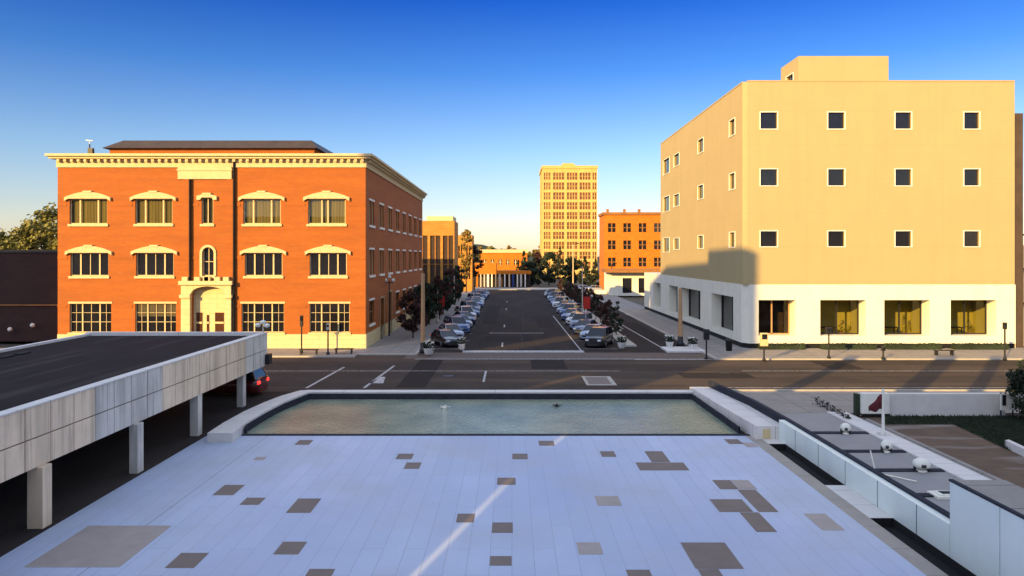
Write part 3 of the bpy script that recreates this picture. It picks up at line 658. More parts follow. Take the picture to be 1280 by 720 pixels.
# portal
g = MB(); a, b_ = fx(229), fx(291); t = fz(349)
fbox(g, ff, a, hd[0], 0, fz(372), -.45, -.07); fbox(g, ff, hd[1], b_, 0, fz(372), -.45, -.07)
fbox(g, ff, a - .1, hd[0] + .05, fz(372), fz(368), -.6, -.07); fbox(g, ff, hd[1] - .05, b_ + .1, fz(372), fz(368), -.6, -.07)
uc = (hd[0] + hd[1]) / 2; hw = (hd[1] - hd[0]) / 2; N = 12; zc = fz(368)
prev = None
for i in range(N):
    t0 = -1 + 2 * i / N; t1 = -1 + 2 * (i + 1) / N; za = zc + .75 * math.sqrt(max(0, 1 - t0 * t0)); zb_ = zc + .75 * math.sqrt(max(0, 1 - t1 * t1))
    fpoly(g, ff, [(uc + t0 * hw, za), (uc + t1 * hw, zb_), (uc + t1 * hw, fz(356)), (uc + t0 * hw, fz(356))], -.45, -.07)
fbox(g, ff, a, hd[0], fz(367.9), fz(356), -.45, -.07); fbox(g, ff, hd[1], b_, fz(367.9), fz(356), -.45, -.07)
fbox(g, ff, a - .15, b_ + .15, fz(355.9), fz(351), -.65, -.07)
for u in (a + .1, a + 1.2, a + 2.0, b_ - 2.4, b_ - 1.5, b_ - .7): fbox(g, ff, u, u + .5, fz(350.9), fz(346), -.5, -.1)
pt = g.build('portal', M['stone'], BL)
g = MB(); fbox(g, ff, hd[0] + .003, hd[1] - .003, 1.4, hd[3] - .003, .34, .5); g.build('door_surround', M['stone'], pt)
for (p0, p1, tt) in ((243.5, 251, 391), (256.5, 259.5, 394), (267, 278, 391)):
    g = MB(); fbox(g, ff, fx(p0), fx(p1), fz(420), fz(tt), .30, .34); dd = g.build('door', M['wglass_warm'], pt)
    g = MB(); fbox(g, ff, fx(p0), fx(p1), fz(405), fz(402.5), .27, .30); g.build('rail', M['trim'], dd)
g = MB(); fbox(g, ff, hd[0] + .003, hd[1] - .003, 0, .5, -.9, .5); fbox(g, ff, hd[0] + .003, hd[1] - .003, .5, 1.0, -.3, .5); fbox(g, ff, hd[0] + .003, hd[1] - .003, 1.0, 1.39, 0.1, .5); g.build('steps', M['stone'], pt)
# penthouse
g = MB(); g.box(-40.3, -19.8, 70.5, 96, 17, 19.25); g.build('penthouse', M['brick'], BL)
g = MB(); zr = 20.15
g.add([(-40.8, 70, 19.25), (-19.4, 70, 19.25), (-19.4, 96.5, 19.25), (-40.8, 96.5, 19.25), (-39.2, 71.0, zr), (-20.2, 71.0, zr), (-20.2, 95.5, zr), (-39.2, 95.5, zr)],
      [(0, 1, 5, 4), (1, 2, 6, 5), (2, 3, 7, 6), (3, 0, 4, 7), (4, 5, 6, 7), (3, 2, 1, 0)]); g.build('roof', M['roofdark'], BL)
x, d = (112 - 640) * 66 / F, 66
r = thing('roof_antenna', (x, d, 17.3), 'small dark stepped antenna frame on the left of the brick building roof', 'antenna')
g = MB(); g.tube((x, d, 17.3), (x, d, 19.0), .06); g.tube((x, d, 18.5), (x + 1.1, d, 17.4), .06); g.tube((x + .4, d, 17.4), (x + .4, d, 18.3), .05); g.build('frame', M['iron'], r)
g = MB(); g.box(x - .1, x + .35, d - .15, d + .15, 18.0, 18.6); g.box(x + .45, x + .85, d - .15, d + .15, 17.4, 18.0); g.build('box', M['iron'], r)
g = MB(); g.tube((x - .35, d, 19.35), (x + .3, d, 19.3), .05); g.tube((x, d, 18.9), (x, d, 19.33), .03); g.build('crossbar', M['wtrim'], r)

# ------------------------------------------------------------------ right yellow building
BR = thing('stucco_building', (33, 64, 0), 'large yellow stucco block with small square windows above a white arcaded ground floor', 'building')
xr0, xr1, yr0, yr1, zr1, zr0 = 21.1, 45.7, 64.0, 100.0, 24.35, 5.9
fr = Fr((xr0, yr0, 0), (1, 0, 0), (0, 1, 0)); fsd = Fr((xr0, yr0, 0), (0, 1, 0), (1, 0, 0))
def rx(px): return (px - 640) * k - xr0
RW = [(rx(950.5), rx(971.5)), (rx(1035), rx(1055.5)), (rx(1119), rx(1139)), (rx(1205), rx(1224))]; RZ = [(fz(161), fz(140.5)), (fz(232), fz(211.5)), (fz(308), fz(289))]
RH = [(a, b_, c, d) for a, b_ in RW for c, d in RZ]
SD = [(66.6, 68.3), (77.6, 79.9), (88.8, 91.8)]; SH = [(a - 64, b_ - 64, c, d) for a, b_ in SD for c, d in RZ] + [(94.3 - 64, 98.2 - 64, c - .3, d + .2) for c, d in RZ]
g = MB(); fwall(g, fr, .3, xr1 - xr0, zr0, zr1, RH, .25); fwall(g, fsd, .5, yr1 - yr0, zr0, zr1, SH, .25)
g.quad(fr(0, zr0, .5), fr(.3, zr0, 0), fr(.3, zr1, 0), fr(0, zr1, .5))
g.quad((xr1, yr0, zr0), (xr1, yr1, zr0), (xr1, yr1, zr1), (xr1, yr0, zr1)); g.quad((xr0, yr1, zr0), (xr1, yr1, zr0), (xr1, yr1, zr1), (xr0, yr1, zr1))
g.quad((xr0, yr0 + .5, zr1 - .25), (xr1, yr0 + .5, zr1 - .25), (xr1, yr1, zr1 - .25), (xr0, yr1, zr1 - .25))
fbox(g, fr, .3, xr1 - xr0 - .003, zr1 - .001, zr1 + .12, -.04, .3); fbox(g, fsd, .5, yr1 - yr0, zr1 - .001, zr1 + .12, -.04, .3)
g.quad((xr0, yr0, zr0 + .002), (xr1, yr0, zr0 + .002), (xr1, yr1, zr0 + .002), (xr0, yr1, zr0 + .002))
g.build('wall', M['stucco'], BR)
def sqwin(f, h, nm='window'):
    a, b_, c, d = h; g = MB(); g.quad(f(a, c, .2), f(b_, c, .2), f(b_, d, .2), f(a, d, .2)); wn = g.build(nm, M['wglass'], BR)
    g = MB(); t = .08
    fbox(g, f, a - t, b_ + t, d + .002, d + t, -.05, .18); fbox(g, f, a - t, b_ + t, c - t, c - .002, -.07, .18); fbox(g, f, a - t, a - .002, c, d, -.05, .18); fbox(g, f, b_ + .002, b_ + t, c, d, -.05, .18)
    g.build('frame', M['wtrim'], wn)
for h in RH: sqwin(fr, h)
for h in SH: sqwin(fsd, h)
# penthouse
ph = MB(); xa, xb, ya, yb2, zp = 26.85, 35.3, 66, 70.3, 27.25
fp = Fr((xa, ya, 0), (0, 1, 0), (1, 0, 0)); hp = (1.2, 2.9, 25.0, 25.95)
fwall(ph, fp, 0, yb2 - ya, zr1 - .3, zp, [hp], .2); ph.quad((xa, ya, zr1 - .3), (xb, ya, zr1 - .3), (xb, ya, zp), (xa, ya, zp)); ph.quad((xb, ya, zr1 - .3), (xb, yb2, zr1 - .3), (xb, yb2, zp), (xb, ya, zp))
ph.quad((xa, yb2, zr1 - .3), (xb, yb2, zr1 - .3), (xb, yb2, zp), (xa, yb2, zp)); ph.quad((xa, ya, zp), (xb, ya, zp), (xb, yb2, zp), (xa, yb2, zp)); ph.build('penthouse', M['stucco'], BR)
sqwin(fp, hp)
# ground floor
GO = [(rx(948), rx(994)), (rx(1025), rx(1082)), (rx(1105), rx(1162)), (rx(1188), rx(1245))]
gz0, gz1 = 1.25, 4.5
SO = [(67.0, 74.3), (78.7, 88.0), (89.5, 94.5), (99.8, 104.9)]
g = MB(); y_b = 112
fwall(g, Fr((xr0, yr0 - .05, 0), (1, 0, 0), (0, 1, 0)), .5, xr1 - xr0 + .05, .55, zr0, [(a, b_, gz0, gz1) for a, b_ in GO], 1.4)
fsg = Fr((xr0 - .05, yr0, 0), (0, 1, 0), (1, 0, 0)); fwall(g, fsg, .7, y_b - yr0, .55, zr0, [(a - 64, b_ - 64, 1.0, 4.6) for a, b_ in SO], 1.2)
g.quad((xr0 - .05, yr0 + .7, .55), (xr0 + .5, yr0 - .05, .55), (xr0 + .5, yr0 - .05, zr0), (xr0 - .05, yr0 + .7, zr0))
g.quad((xr0 - .05, yr0 + .7, zr0), (xr0 + .5, yr0 - .05, zr0), (xr1 + .05, yr0 - .05, zr0), (xr1, y_b, zr0)); g.quad((xr0 - .05, yr0 + .7, zr0), (xr1, y_b, zr0), (xr1, y_b, zr0 - .001), (xr0 - .05, y_b, zr0))
g.quad((xr1 + .05, yr0 - .05, 0), (xr1 + .05, y_b, 0), (xr1 + .05, y_b, zr0), (xr1 + .05, yr0 - .05, zr0)); g.quad((xr0, y_b, 0), (xr1, y_b, 0), (xr1, y_b, zr0), (xr0, y_b, zr0))
g.build('ground_floor', M['white'], BR)
g = MB(); g.prism([(xr0 - .0, yr0 + .72), (xr0 + .52, yr0), (xr1, yr0), (xr1, yr0 + .3), (xr0 + .6, yr0 + .3), (xr0 + .3, yr0 + .8), (xr0 + .3, y_b), (xr0, y_b)], 'z', 0, .55); g.build('plinth', M['black'], BR)
for i, (a, b_) in enumerate(GO):
    g = MB(); f0 = Fr((xr0, yr0, 0), (1, 0, 0), (0, 1, 0)); g.quad(f0(a, gz0, 1.35), f0(b_, gz0, 1.35), f0(b_, gz1, 1.35), f0(a, gz1, 1.35)); wn = g.build('shop_window', GL, BR)
    g = MB(); mm = M['polewarm'] if i == 0 else M['iron']
    for t in (0, .5, 1): fbox(g, f0, a + (b_ - a) * t - .06 + (.06 if t == 0 else -.06 if t == 1 else 0), a + (b_ - a) * t + .06 + (.06 if t == 0 else -.06 if t == 1 else 0), gz0, gz1, 1.25, 1.34)
    fbox(g, f0, a + .12, b_ - .12, gz0, gz0 + .1, 1.25, 1.34); g.build('frame', mm, wn)
    # room behind
    g = MB(); dp = 4.2
    g.quad(f0(a - .6, 1.0, dp), f0(b_ + .6, 1.0, dp), f0(b_ + .6, 4.8, dp), f0(a - .6, 4.8, dp)); g.quad(f0(a - .6, 1.0, 1.4), f0(a - .6, 1.0, dp), f0(a - .6, 4.8, dp), f0(a - .6, 4.8, 1.4))
    g.quad(f0(b_ + .6, 1.0, 1.4), f0(b_ + .6, 1.0, dp), f0(b_ + .6, 4.8, dp), f0(b_ + .6, 4.8, 1.4)); g.quad(f0(a - .6, 1.0, 1.4), f0(b_ + .6, 1.0, 1.4), f0(b_ + .6, 1.0, dp), f0(a - .6, 1.0, dp)); g.quad(f0(a - .6, 4.8, 1.4), f0(b_ + .6, 4.8, 1.4), f0(b_ + .6, 4.8, dp), f0(a - .6, 4.8, dp))
    g.build('room', M['interior_dark'] if i == 0 else M['interior'], BR)
    if i:
        tb = thing('table', (xr0 + a + 1.6, yr0 + 2.6, 1.0), ['', 'dark table with clutter in the left of the three yellow-lit shop windows', 'dark table behind the middle yellow-lit shop window', 'dark table behind the rightmost shop window'][i], 'table', 'tables behind the shop windows')
        g = MB(); fbox(g, f0, a + .7, a + 2.6, 1.72, 1.8, 2.2, 3.0); g.build('table_top', M['iron'], tb)
        for q in (.8, 2.45):
            for w_ in (2.25, 2.9): g = MB(); fbox(g, f0, a + q, a + q + .08, 1.0, 1.72, w_, w_ + .08); g.build('leg', M['iron'], tb)
        pl = thing('potted_plant', (xr0 + a + 2.9, yr0 + 1.9, 1.0), ['', 'leafy plant in the left yellow-lit shop window', 'tall thin leafy plant in the middle yellow-lit shop window', 'leafy plant in the rightmost shop window'][i], 'plant', 'plants in the shop windows')
        g = MB(); c = f0(a + 2.9, 1.0, 1.9); g.lathe(c, [(.16, 0), (.22, .4), (.2, .4)]); g.build('pot', M['brick_brown'], pl)
        g = MB(); rg = random.Random(i)
        for q in range(120):
            z = rg.uniform(.4, 1.5 + .5 * (i == 2)); rr_ = .35 * (1.2 - z / 2.2); a2 = rg.uniform(0, 6.28); p = c + Vector((math.cos(a2) * rr_ * rg.random(), math.sin(a2) * rr_ * rg.random(), z))
            g.add([p + Vector((rg.uniform(-.1, .1), rg.uniform(-.1, .1), rg.uniform(-.1, .1))) for _ in range(3)], [(0, 1, 2)])
        g.build('foliage', M['leaf'], pl)
for (a, b_) in SO:
    g = MB(); a -= 64; b_ -= 64; g.quad(fsg(a, 1.0, 1.15), fsg(b_, 1.0, 1.15), fsg(b_, 4.6, 1.15), fsg(a, 4.6, 1.15)); wn = g.build('shop_window', M['wglass'], BR)
    g = MB()
    for t in (.0, .5, 1): fbox(g, fsg, a + (b_ - a) * t - .07 + (.07 if t == 0 else -.07 if t == 1 else 0), a + (b_ - a) * t + .07 + (.07 if t == 0 else -.07 if t == 1 else 0), 1.0, 4.6, 1.05, 1.14)
    g.build('frame', M['iron'], wn)
# benches / ledges and hedges in front of the bays
def leafy(mb, x0, x1, y0, y1, z0, z1, n, s, rg):
    for q in range(n):
        p = Vector((rg.uniform(x0, x1), rg.uniform(y0, y1), z0 + (z1 - z0) * rg.random() ** .7)); t = Vector((rg.gauss(0, 1), rg.gauss(0, 1), rg.gauss(0, 1))).normalized(); u = t.orthogonal().normalized() * s; v = t.cross(u) * .6
        mb.add([p - u, p + v, p + u, p - v], [(0, 1, 2, 3)])
rg = random.Random(11)
labs = ['dark clipped hedge below the black corner shop window', 'dark low hedge below the left yellow-lit shop window', 'dark low hedge below the middle yellow-lit shop window', 'dark low hedge below the rightmost shop window']
for i, (a, b_) in enumerate(GO):
    g = MB(); X0 = xr0 + a - .2; X1 = xr0 + b_ + .6; leafy(g, X0, X1, 62.9, 63.75, .1, .62, 900, .09, rg); g.box(X0 + .08, X1 - .08, 63.0, 63.7, .12, .48)
    tag(g.build('hedge', M['leafdark'], root=((X0 + X1) / 2, 63.3, .12)), labs[i], 'hedge', 'hedges below the shop windows')
g = MB(); g.box(45.85, 46.9, 64.6, 78, 0, 21.6)
r = thing('brown_building', (47, 66, 0), 'narrow dark brown building edge beside the right side of the yellow block', 'building')
g.build('wall', mat('dark brown cladding', (.07, .045, .03), .8, .2, 1), r); g = MB(); g.box(46.9, 60, 66, 80, 0, 9.5); g.build('wing', M['stone'], r)
for z in (4, 7.2, 10.4):
    g = MB(); g.box(46.91, 48.0, 65.4, 65.98, z, z + .15); g.tube((47.9, 65.5, z), (47.9, 65.5, z + 1.1), .05); g.build('balcony', M['iron'], r)

# ------------------------------------------------------------------ background buildings
def blk(name, label, x0, x1, y0, y1, z1, m, cols, rows, zs, wf, hf, m2=None, winm=None, parapet=.0, group=None, side=False, trim=None, z0=0, ucols=None):
    r = thing(name, ((x0 + x1) / 2, y0, 0), label, 'building', group); f = Fr((x0, y0, 0), (1, 0, 0), (0, 1, 0)); W = x1 - x0; hl = []
    pitch = (zs[1] - zs[0]) / rows; cw = W / cols
    for i in range(cols):
        for j in range(rows): u = cw * (i + .5); v = zs[0] + pitch * (j + .5); ua, ub = (W * ucols[i][0], W * ucols[i][1]) if ucols else (u - cw * wf / 2, u + cw * wf / 2); hl.append((ua, ub, v - pitch * hf / 2, v + pitch * hf / 2))
    g = MB(); fwall(g, f, 0, W, z0, z1, hl, .3)
    fl = Fr((x0, y0, 0), (0, 1, 0), (1, 0, 0)); sh = []
    if side:
        ns = max(1, int((y1 - y0) / cw / 1.5)); cs = (y1 - y0) / ns
        for i in range(ns):
            for j in range(rows): u = cs * (i + .5); v = zs[0] + pitch * (j + .5); sh.append((u - cs * wf / 3, u + cs * wf / 3, v - pitch * hf / 2, v + pitch * hf / 2))
    fwall(g, fl, 0, y1 - y0, z0, z1, sh, .3)
    g.quad((x1, y0, 0), (x1, y1, 0), (x1, y1, z1), (x1, y0, z1)); g.quad((x0, y1, 0), (x1, y1, 0), (x1, y1, z1), (x0, y1, z1)); g.quad((x0, y0, z1), (x1, y0, z1), (x1, y1, z1), (x0, y1, z1)); g.build('wall', m, r)
    if parapet:
        g = MB(); fbox(g, f, -.3, W + .3, z1 + .002, z1 + parapet, -.3, .4); fbox(g, fl, .41, y1 - y0, z1 + .002, z1 + parapet, -.3, .4); g.build('cornice', m2 or m, r)
    for q, (ff_, hh) in enumerate([(f, hl), (fl, sh)]):
        for h in hh:
            a, b_, c, d = h; g = MB(); g.quad(ff_(a, c, .28), ff_(b_, c, .28), ff_(b_, d, .28), ff_(a, d, .28)); wn = g.build('window', winm or M['wglass'], r)
            g = MB(); nn = 3 if b_ - a > 2.5 else 1
            for t in range(1, nn + 1): u = a + (b_ - a) * t / (nn + 1); fbox(g, ff_, u - .12, u + .12, c, d, .1, .27)
            vm = (c + d) / 2; fbox(g, ff_, a, b_, vm - .07, vm + .07, .14, .26)
            g.build('frame', trim or m2 or m, wn)
    return r
# tower at d=275
ty = 275.0; kt = ty / F
tx0, tx1 = (673 - 640) * kt, (746.5 - 640) * kt; tz = H + (320 - 207) * kt
M['tower'] = mat('tower stone', (.54, .385, .12), .85, .12, .3)
r = blk('office_tower', 'tall pale yellow office tower with a grid of windows beyond the end of the street', tx0 + 1.5, tx1, ty, ty + 24, tz - 1.2, M['tower'], 5, 10, (3.0, tz - 2.2), .80, .72, ucols=[(.03, .15), (.20, .40), (.45, .64), (.68, .88), (.915, .985)], winm=mat('tower glass', (.17, .065, .02), .3, .5, .5), parapet=1.2, m2=M['tower'], side=True, trim=M['tower'])
g = MB(); x0 = (700 - 640) * kt; x1 = (723 - 640) * kt; g.prism([(x0, tz), (x0 + 1.5, tz + 1.6), (x1 - 1.5, tz + 1.6), (x1, tz)], 'y', ty + 5, ty + 12); g.build('roof_block', M['tower'], r)
# orange building, right of tower
oy = 165.0; ko = oy / F
ox0, ox1 = (752 - 640) * ko, (832 - 640) * ko; oz = H + (320 - 268.5) * ko
r = blk('orange_block', 'four storey orange brick block with paired windows between the tower and the yellow building', ox0 + .6, ox1, oy, oy + 9, oz, M['brick_far'], 4, 3, (H - 13 * ko * 1.0 - 1.0, oz - 1.0), .50, .52, parapet=.6, m2=M['brick_brown'])
for dx in (1.5, 5.5, 9.0): g = MB(); g.box(ox0 + dx, ox0 + dx + .5, oy + 2, oy + 3, oz, oz + 1.5); g.build('chimney', M['brick_brown'], r)
# shop front before it
sy = 150.0; ks = sy / F
sx0, sx1 = (763 - 640) * ks, (834 - 640) * ks
r = thing('shop_row', ((sx0 + sx1) / 2, sy, 0), 'low cream shopfront with a flat brown canopy in front of the orange block', 'building')
g = MB(); f = Fr((sx0, sy, 0), (1, 0, 0), (0, 1, 0)); fwall(g, f, 0, sx1 - sx0, 0, 5.0, [(2.6, 4.6, .6, 3.8), (6.0, 8.2, .6, 3.8), (9.2, 11.0, .6, 3.8)], .5); g.box(sx0, sx1, sy + .5, sy + 10, 0, 5.0); g.build('wall', M['white'], r)
g = MB(); g.box(sx0 - 1.2, sx1, sy - 2.2, sy + 6, 5.0, 5.7); g.build('canopy', M['brick_brown'], r, bevel=.03)
for a, b_ in ((2.6, 4.6), (6.0, 8.2), (9.2, 11.0)): g = MB(); fbox(g, f, a, b_, .6, 3.8, .42, .48); g.build('shop_window', M['wglass'], r)
# left far buildings
M['tan'] = mat('tan brick', (.46, .21, .035), .9, .2, .5, stretch=(1, 1, 3))
ly = 132.0; kl = ly / F
r = blk('tan_building', 'tan brick building with a stepped top just beyond the brick building on the left side', (528 - 640) * kl - 6, (568 - 640) * kl, ly, ly + 9, H + (320 - 276) * kl, M['tan'], 5, 1, (1.4, H + 4), .80, .97, winm=M['interior_dark'], m2=M['brick_brown'])
g = MB(); g.box((533 - 640) * kl, (566 - 640) * kl, ly + .5, ly + 8, H + (320 - 276) * kl + .002, H + (320 - 270) * kl); g.build('upper_block', M['stone'], r)
r = blk('brown_shop_building', 'small sunlit brown building behind the tall golden tree on the left side', (560 - 640) * .19, (590 - 640) * .19, 168, 176, H + 5.0, M['tan'], 3, 2, (2, 12), .5, .6)
# end of street: low orange building
ey = 215.0; ke = ey / F
r = blk('long_low_building', 'long low orange brick building with a pale cornice closing the end of the street', (601 - 640) * ke, (659 - 640) * ke, ey, ey + 14, H + 4 * ke, M['brick_far'], 6, 2, (1, H), .4, .45, parapet=1.0, m2=M['stone'])
ay = 190.0; ka = ay / F
ax0, ax1 = (589 - 640) * ka, (664 - 640) * ka
r = thing('arcade_building', ((ax0 + ax1) / 2, ay, 0), 'low orange arcade with white posts at the far end of the street', 'building')
f = Fr((ax0, ay, 0), (1, 0, 0), (0, 1, 0)); W = ax1 - ax0; g = MB(); g.box(ax0, ax0 + W * .42, ay, ay + 8, 3.6, 6.6); g.box(ax0 + W * .42, ax1, ay + .3, ay + 8, 3.6, 4.5); g.build('wall', M['brick_far'], r)
g = MB(); g.box(ax0 + .1, ax1 - .1, ay + 2.5, ay + 7.9, 0, 3.58); g.build('dark_front', M['interior_dark'], r)
pc = [0.10, .16, .22, .28, .345, .41, .475, .56, .635, .70, .77, .83, .90, .97]
pm = [M['brick_far'], M['steel'], M['steel'], M['wtrim'], M['wtrim'], M['trim'], M['steel'], M['wtrim'], M['concrete_sun_tint'], mat('navy post', (.02, .05, .2)), M['wtrim'], M['steel'], M['wtrim'], M['iron']]
for u, m_ in zip(pc, pm):
    g = MB(); X = ax0 + u * W; ww = random.choice([.16, .2, .28]); g.box(X - ww, X + ww, ay - .3, ay + .1, .14, 3.59 if u > .12 else 4.6); g.build('post', m_, r)
# dark building far left
dy = 70.0; kd = dy / F
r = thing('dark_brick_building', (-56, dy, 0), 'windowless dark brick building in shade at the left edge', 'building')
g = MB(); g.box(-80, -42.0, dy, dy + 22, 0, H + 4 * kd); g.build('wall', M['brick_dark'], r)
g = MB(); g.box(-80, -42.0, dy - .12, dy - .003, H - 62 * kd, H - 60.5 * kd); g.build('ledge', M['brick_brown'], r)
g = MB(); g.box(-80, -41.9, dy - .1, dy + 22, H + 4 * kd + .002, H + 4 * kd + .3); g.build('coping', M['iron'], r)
for (px, py, lab) in ((17, 411, 'round white globe lamp on the dark brick wall, the left one'), (45, 406, 'round white globe lamp on the dark brick wall, the right one')):
    x = (px - 640) * kd; z = H - (py - 320) * kd; r = thing('wall_lamp', (x, dy, z), lab, 'wall lamp', 'globe lamps on the dark wall')
    g = MB(); g.ball((x, dy - .5, z), .22); g.build('globe', M['wtrim'], r); g = MB(); g.tube((x, dy - .12, z + .05), (x, dy - .5, z + .05), .04); g.build('bracket', M['iron'], r)
# hills / far woodland
g = MB(); rg = random.Random(21); vs = []
for i in range(61):
    x = -500 + i * 20; z = 9 + 7 * math.sin(i * .37) + 4 * math.sin(i * 1.1 + 2); vs += [(x, 900, -1), (x, 950, z + 6), (x, 1100, z + 6), (x, 1150, -1)]
fs_ = []
for i in range(60):
    for j in range(3): fs_.append((i * 4 + j, i * 4 + 4 + j, i * 4 + 5 + j, i * 4 + 1 + j))
g.add(vs, fs_, 0, True); struct('distant_hills', g, M['leafdark'])

# ------------------------------------------------------------------ trees
def tree(x, y, h, rx_, crown_z, leafm, label, group, name='tree', nclump=26, leaves=90, ls=.30, seed=1, z0=0, conic=False, cat='tree', trunk=.16, base=0.0):
    rg = random.Random(seed); r = thing(name, (x, y, z0), label, cat, group)
    g = MB(); g.tube((x, y, z0), (x + rg.uniform(-.15, .15), y, z0 + h * (.9 if conic else .55)), trunk, trunk * .35, 7)
    cen = []
    for i in range(nclump):
        t = rg.random()
        if conic:
            z = crown_z + (h - crown_z) * t; rad = rx_ * (1 - t) ** .9 * (.55 + .45 * rg.random()); cr_ = rx_ * .28 * (1.15 - t)
        else:
            ph_ = rg.uniform(-1, 1); z = (crown_z + h) / 2 + ph_ * (h - crown_z) / 2 * .88; rad = rx_ * math.sqrt(max(0, 1 - ph_ * ph_)) * rg.uniform(.35, 1.0); cr_ = rx_ * rg.uniform(.22, .38)
        a = rg.uniform(0, 2 * math.pi); c = Vector((x + math.cos(a) * rad, y + math.sin(a) * rad, z0 + z)); cen.append((c, cr_))
        if i < 9 and not conic: g.tube((x, y, z0 + max(crown_z * .8, .5 * z)), c, trunk * .35, trunk * .08, 5)
    g.build('trunk', M['bark'], r); g = MB()
    for c, cr_ in cen:
        for q in range(leaves):
            d = Vector((rg.gauss(0, 1), rg.gauss(0, 1), rg.gauss(0, .8))).normalized() * cr_ * rg.random() ** .45; p = c + d
            t = Vector((rg.gauss(0, 1), rg.gauss(0, 1), rg.gauss(0, 1) + .4)).normalized(); u = t.orthogonal().normalized(); s = ls * rg.uniform(.5, 1.1); v = t.cross(u) * s * .6; u = u * s
            g.add([p - u, p + v, p + u, p - v], [(0, 1, 2, 3)])
    g.build('crown', leafm, r); return r
tree(-60.5 - 2, 95, 14.8, 4.6, 5, M['leaf'], 'round golden green tree rising behind the dark brick building', 'trees behind the dark building', seed=2, nclump=60, leaves=130, ls=.34, trunk=.35)
tree(-73, 100, 11.6, 4.0, 5, M['leaf'], 'lower green tree at the left edge behind the dark brick building', 'trees behind the dark building', seed=3, nclump=45, leaves=110, ls=.34, trunk=.3)
tree(-66, 108, 12.4, 4.0, 5, M['leaf'], 'small green tree between the two trees above the dark brick building', 'trees behind the dark building', seed=4, nclump=40, leaves=100, ls=.34, trunk=.3)
# left side of street
tree(-10.4, 160, 15.0, 1.7, 3, M['leafgold'], 'tall narrow golden tree on the left pavement near the street end', 'street trees on the left', seed=5, nclump=40, leaves=80, ls=.26)
tree(-9.2, 172, 11.5, 1.9, 3, M['leafrust'], 'rust leaved tree beyond the tall golden tree', 'street trees on the left', seed=6, nclump=30, leaves=70, ls=.28)
oo = ['nearest', 'second', 'third', 'fourth', 'fifth', 'sixth', 'seventh', 'eighth', 'ninth', 'tenth', 'eleventh', 'twelfth', 'thirteenth', 'fourteenth', 'fifteenth', 'sixteenth', 'seventeenth', 'eighteenth', 'nineteenth', 'twentieth', 'twenty-first', 'twenty-second']
for i in range(9):
    y = 72 + i * 7.2; tree(-9.9 + random.uniform(-.3, .3), y, 4.6 + random.uniform(-.6, 1.4) + .03 * (y - 70), 1.5, .7, M['leafdark'] if i % 3 else M['leafrust'],
        '%s dark bushy street tree from the corner on the left pavement' % oo[i], 'street trees on the left', seed=20 + i, nclump=34, leaves=90, ls=.19, trunk=.09)
for i in range(20):
    y = 75 + i * 4.6; tree(11.1 + random.uniform(-.12, .12), y, 3.3 + random.uniform(-.4, .9), .72, .3, M['leafrust'] if i % 4 else M['leafdark'],
        '%s slim rust brown young tree from the crossing on the median' % oo[i], 'young trees on the median', name='young_tree', seed=60 + i, nclump=24, leaves=60, ls=.12, trunk=.06)
# dark trees in front of tower
lab = ['pointed dark conifer left of the tower', 'wide dark conifer at the left foot of the tower', 'dark bushy tree before the left bays of the tower', 'tall dark conifer before the middle of the tower', 'dark tree before the right bays of the tower',
       'low dark conifer at the right foot of the tower', 'small conifer just left of the orange block', 'dark low tree at the right end of the arcade', 'bare brown tree between the tower and the long low building', 'dark round tree left of the long low building', 'dark narrow conifer before the right half of the long low building']
spec = [(655, 205, 12.0, 2.2, 1), (668, 214, 10.5, 2.6, 1), (686, 200, 11.6, 2.8, 0), (700, 222, 13.6, 2.4, 1), (716, 210, 10.0, 3.0, 0), (731, 200, 9.8, 2.4, 1), (744, 192, 9.4, 1.9, 1), (662, 196, 8.4, 2.4, 0), (672, 235, 12.0, 2.0, 0), (594, 200, 10.4, 1.9, 0), (648, 200, 8.6, 1.6, 1)]
for i, (px, d, h, rw, con) in enumerate(spec):
    tree((px - 640) * d / F, d, h * .84, rw * .95, .4, [M['conifer'], M['leafdark'], M['leafrust']][0 if con else 1 if i != 8 else 2], lab[i], 'trees at the end of the street', name='conifer' if con else 'tree', seed=100 + i, nclump=48, leaves=90, ls=.33, conic=bool(con), trunk=.2)
rg = random.Random(31)
for i in range(12):
    px = 575 + i * 9; d = 330 + rg.uniform(-20, 60)
    tree((px - 640) * d / F, d, 10.5 + rg.uniform(0, 3.5), 3.6, 3, M['leafgold'] if i % 2 else M['leaf'], '%s small treetop from the left above the long low building' % oo[i].replace('nearest', 'first'), 'treetops above the low building', seed=140 + i, nclump=16, leaves=40, ls=.7, trunk=.3)
# right tree at the frame edge
tree(26.6, 35, 3.3, 1.5, .3, M['leafdark'], 'dark green bushy tree at the right edge beside the grass', None, seed=200, nclump=60, leaves=170, ls=.11, trunk=.12)
r = thing('sign_board', (25.6, 36.4, 0), 'white upright sign board with a dark panel beside the right edge tree', 'sign')
g = MB(); g.box(25.35, 26.1, 36.5, 36.56, .5, 1.35); g.build('board', M['wtrim'], r); g = MB(); g.box(25.42, 25.6, 36.47, 36.498, .75, 1.3); g.build('panel', M['iron'], r)
for q in (25.4, 26.02): g = MB(); g.tube((q, 36.58, 0), (q, 36.58, 1.4), .04); g.build('post', M['iron'], r)

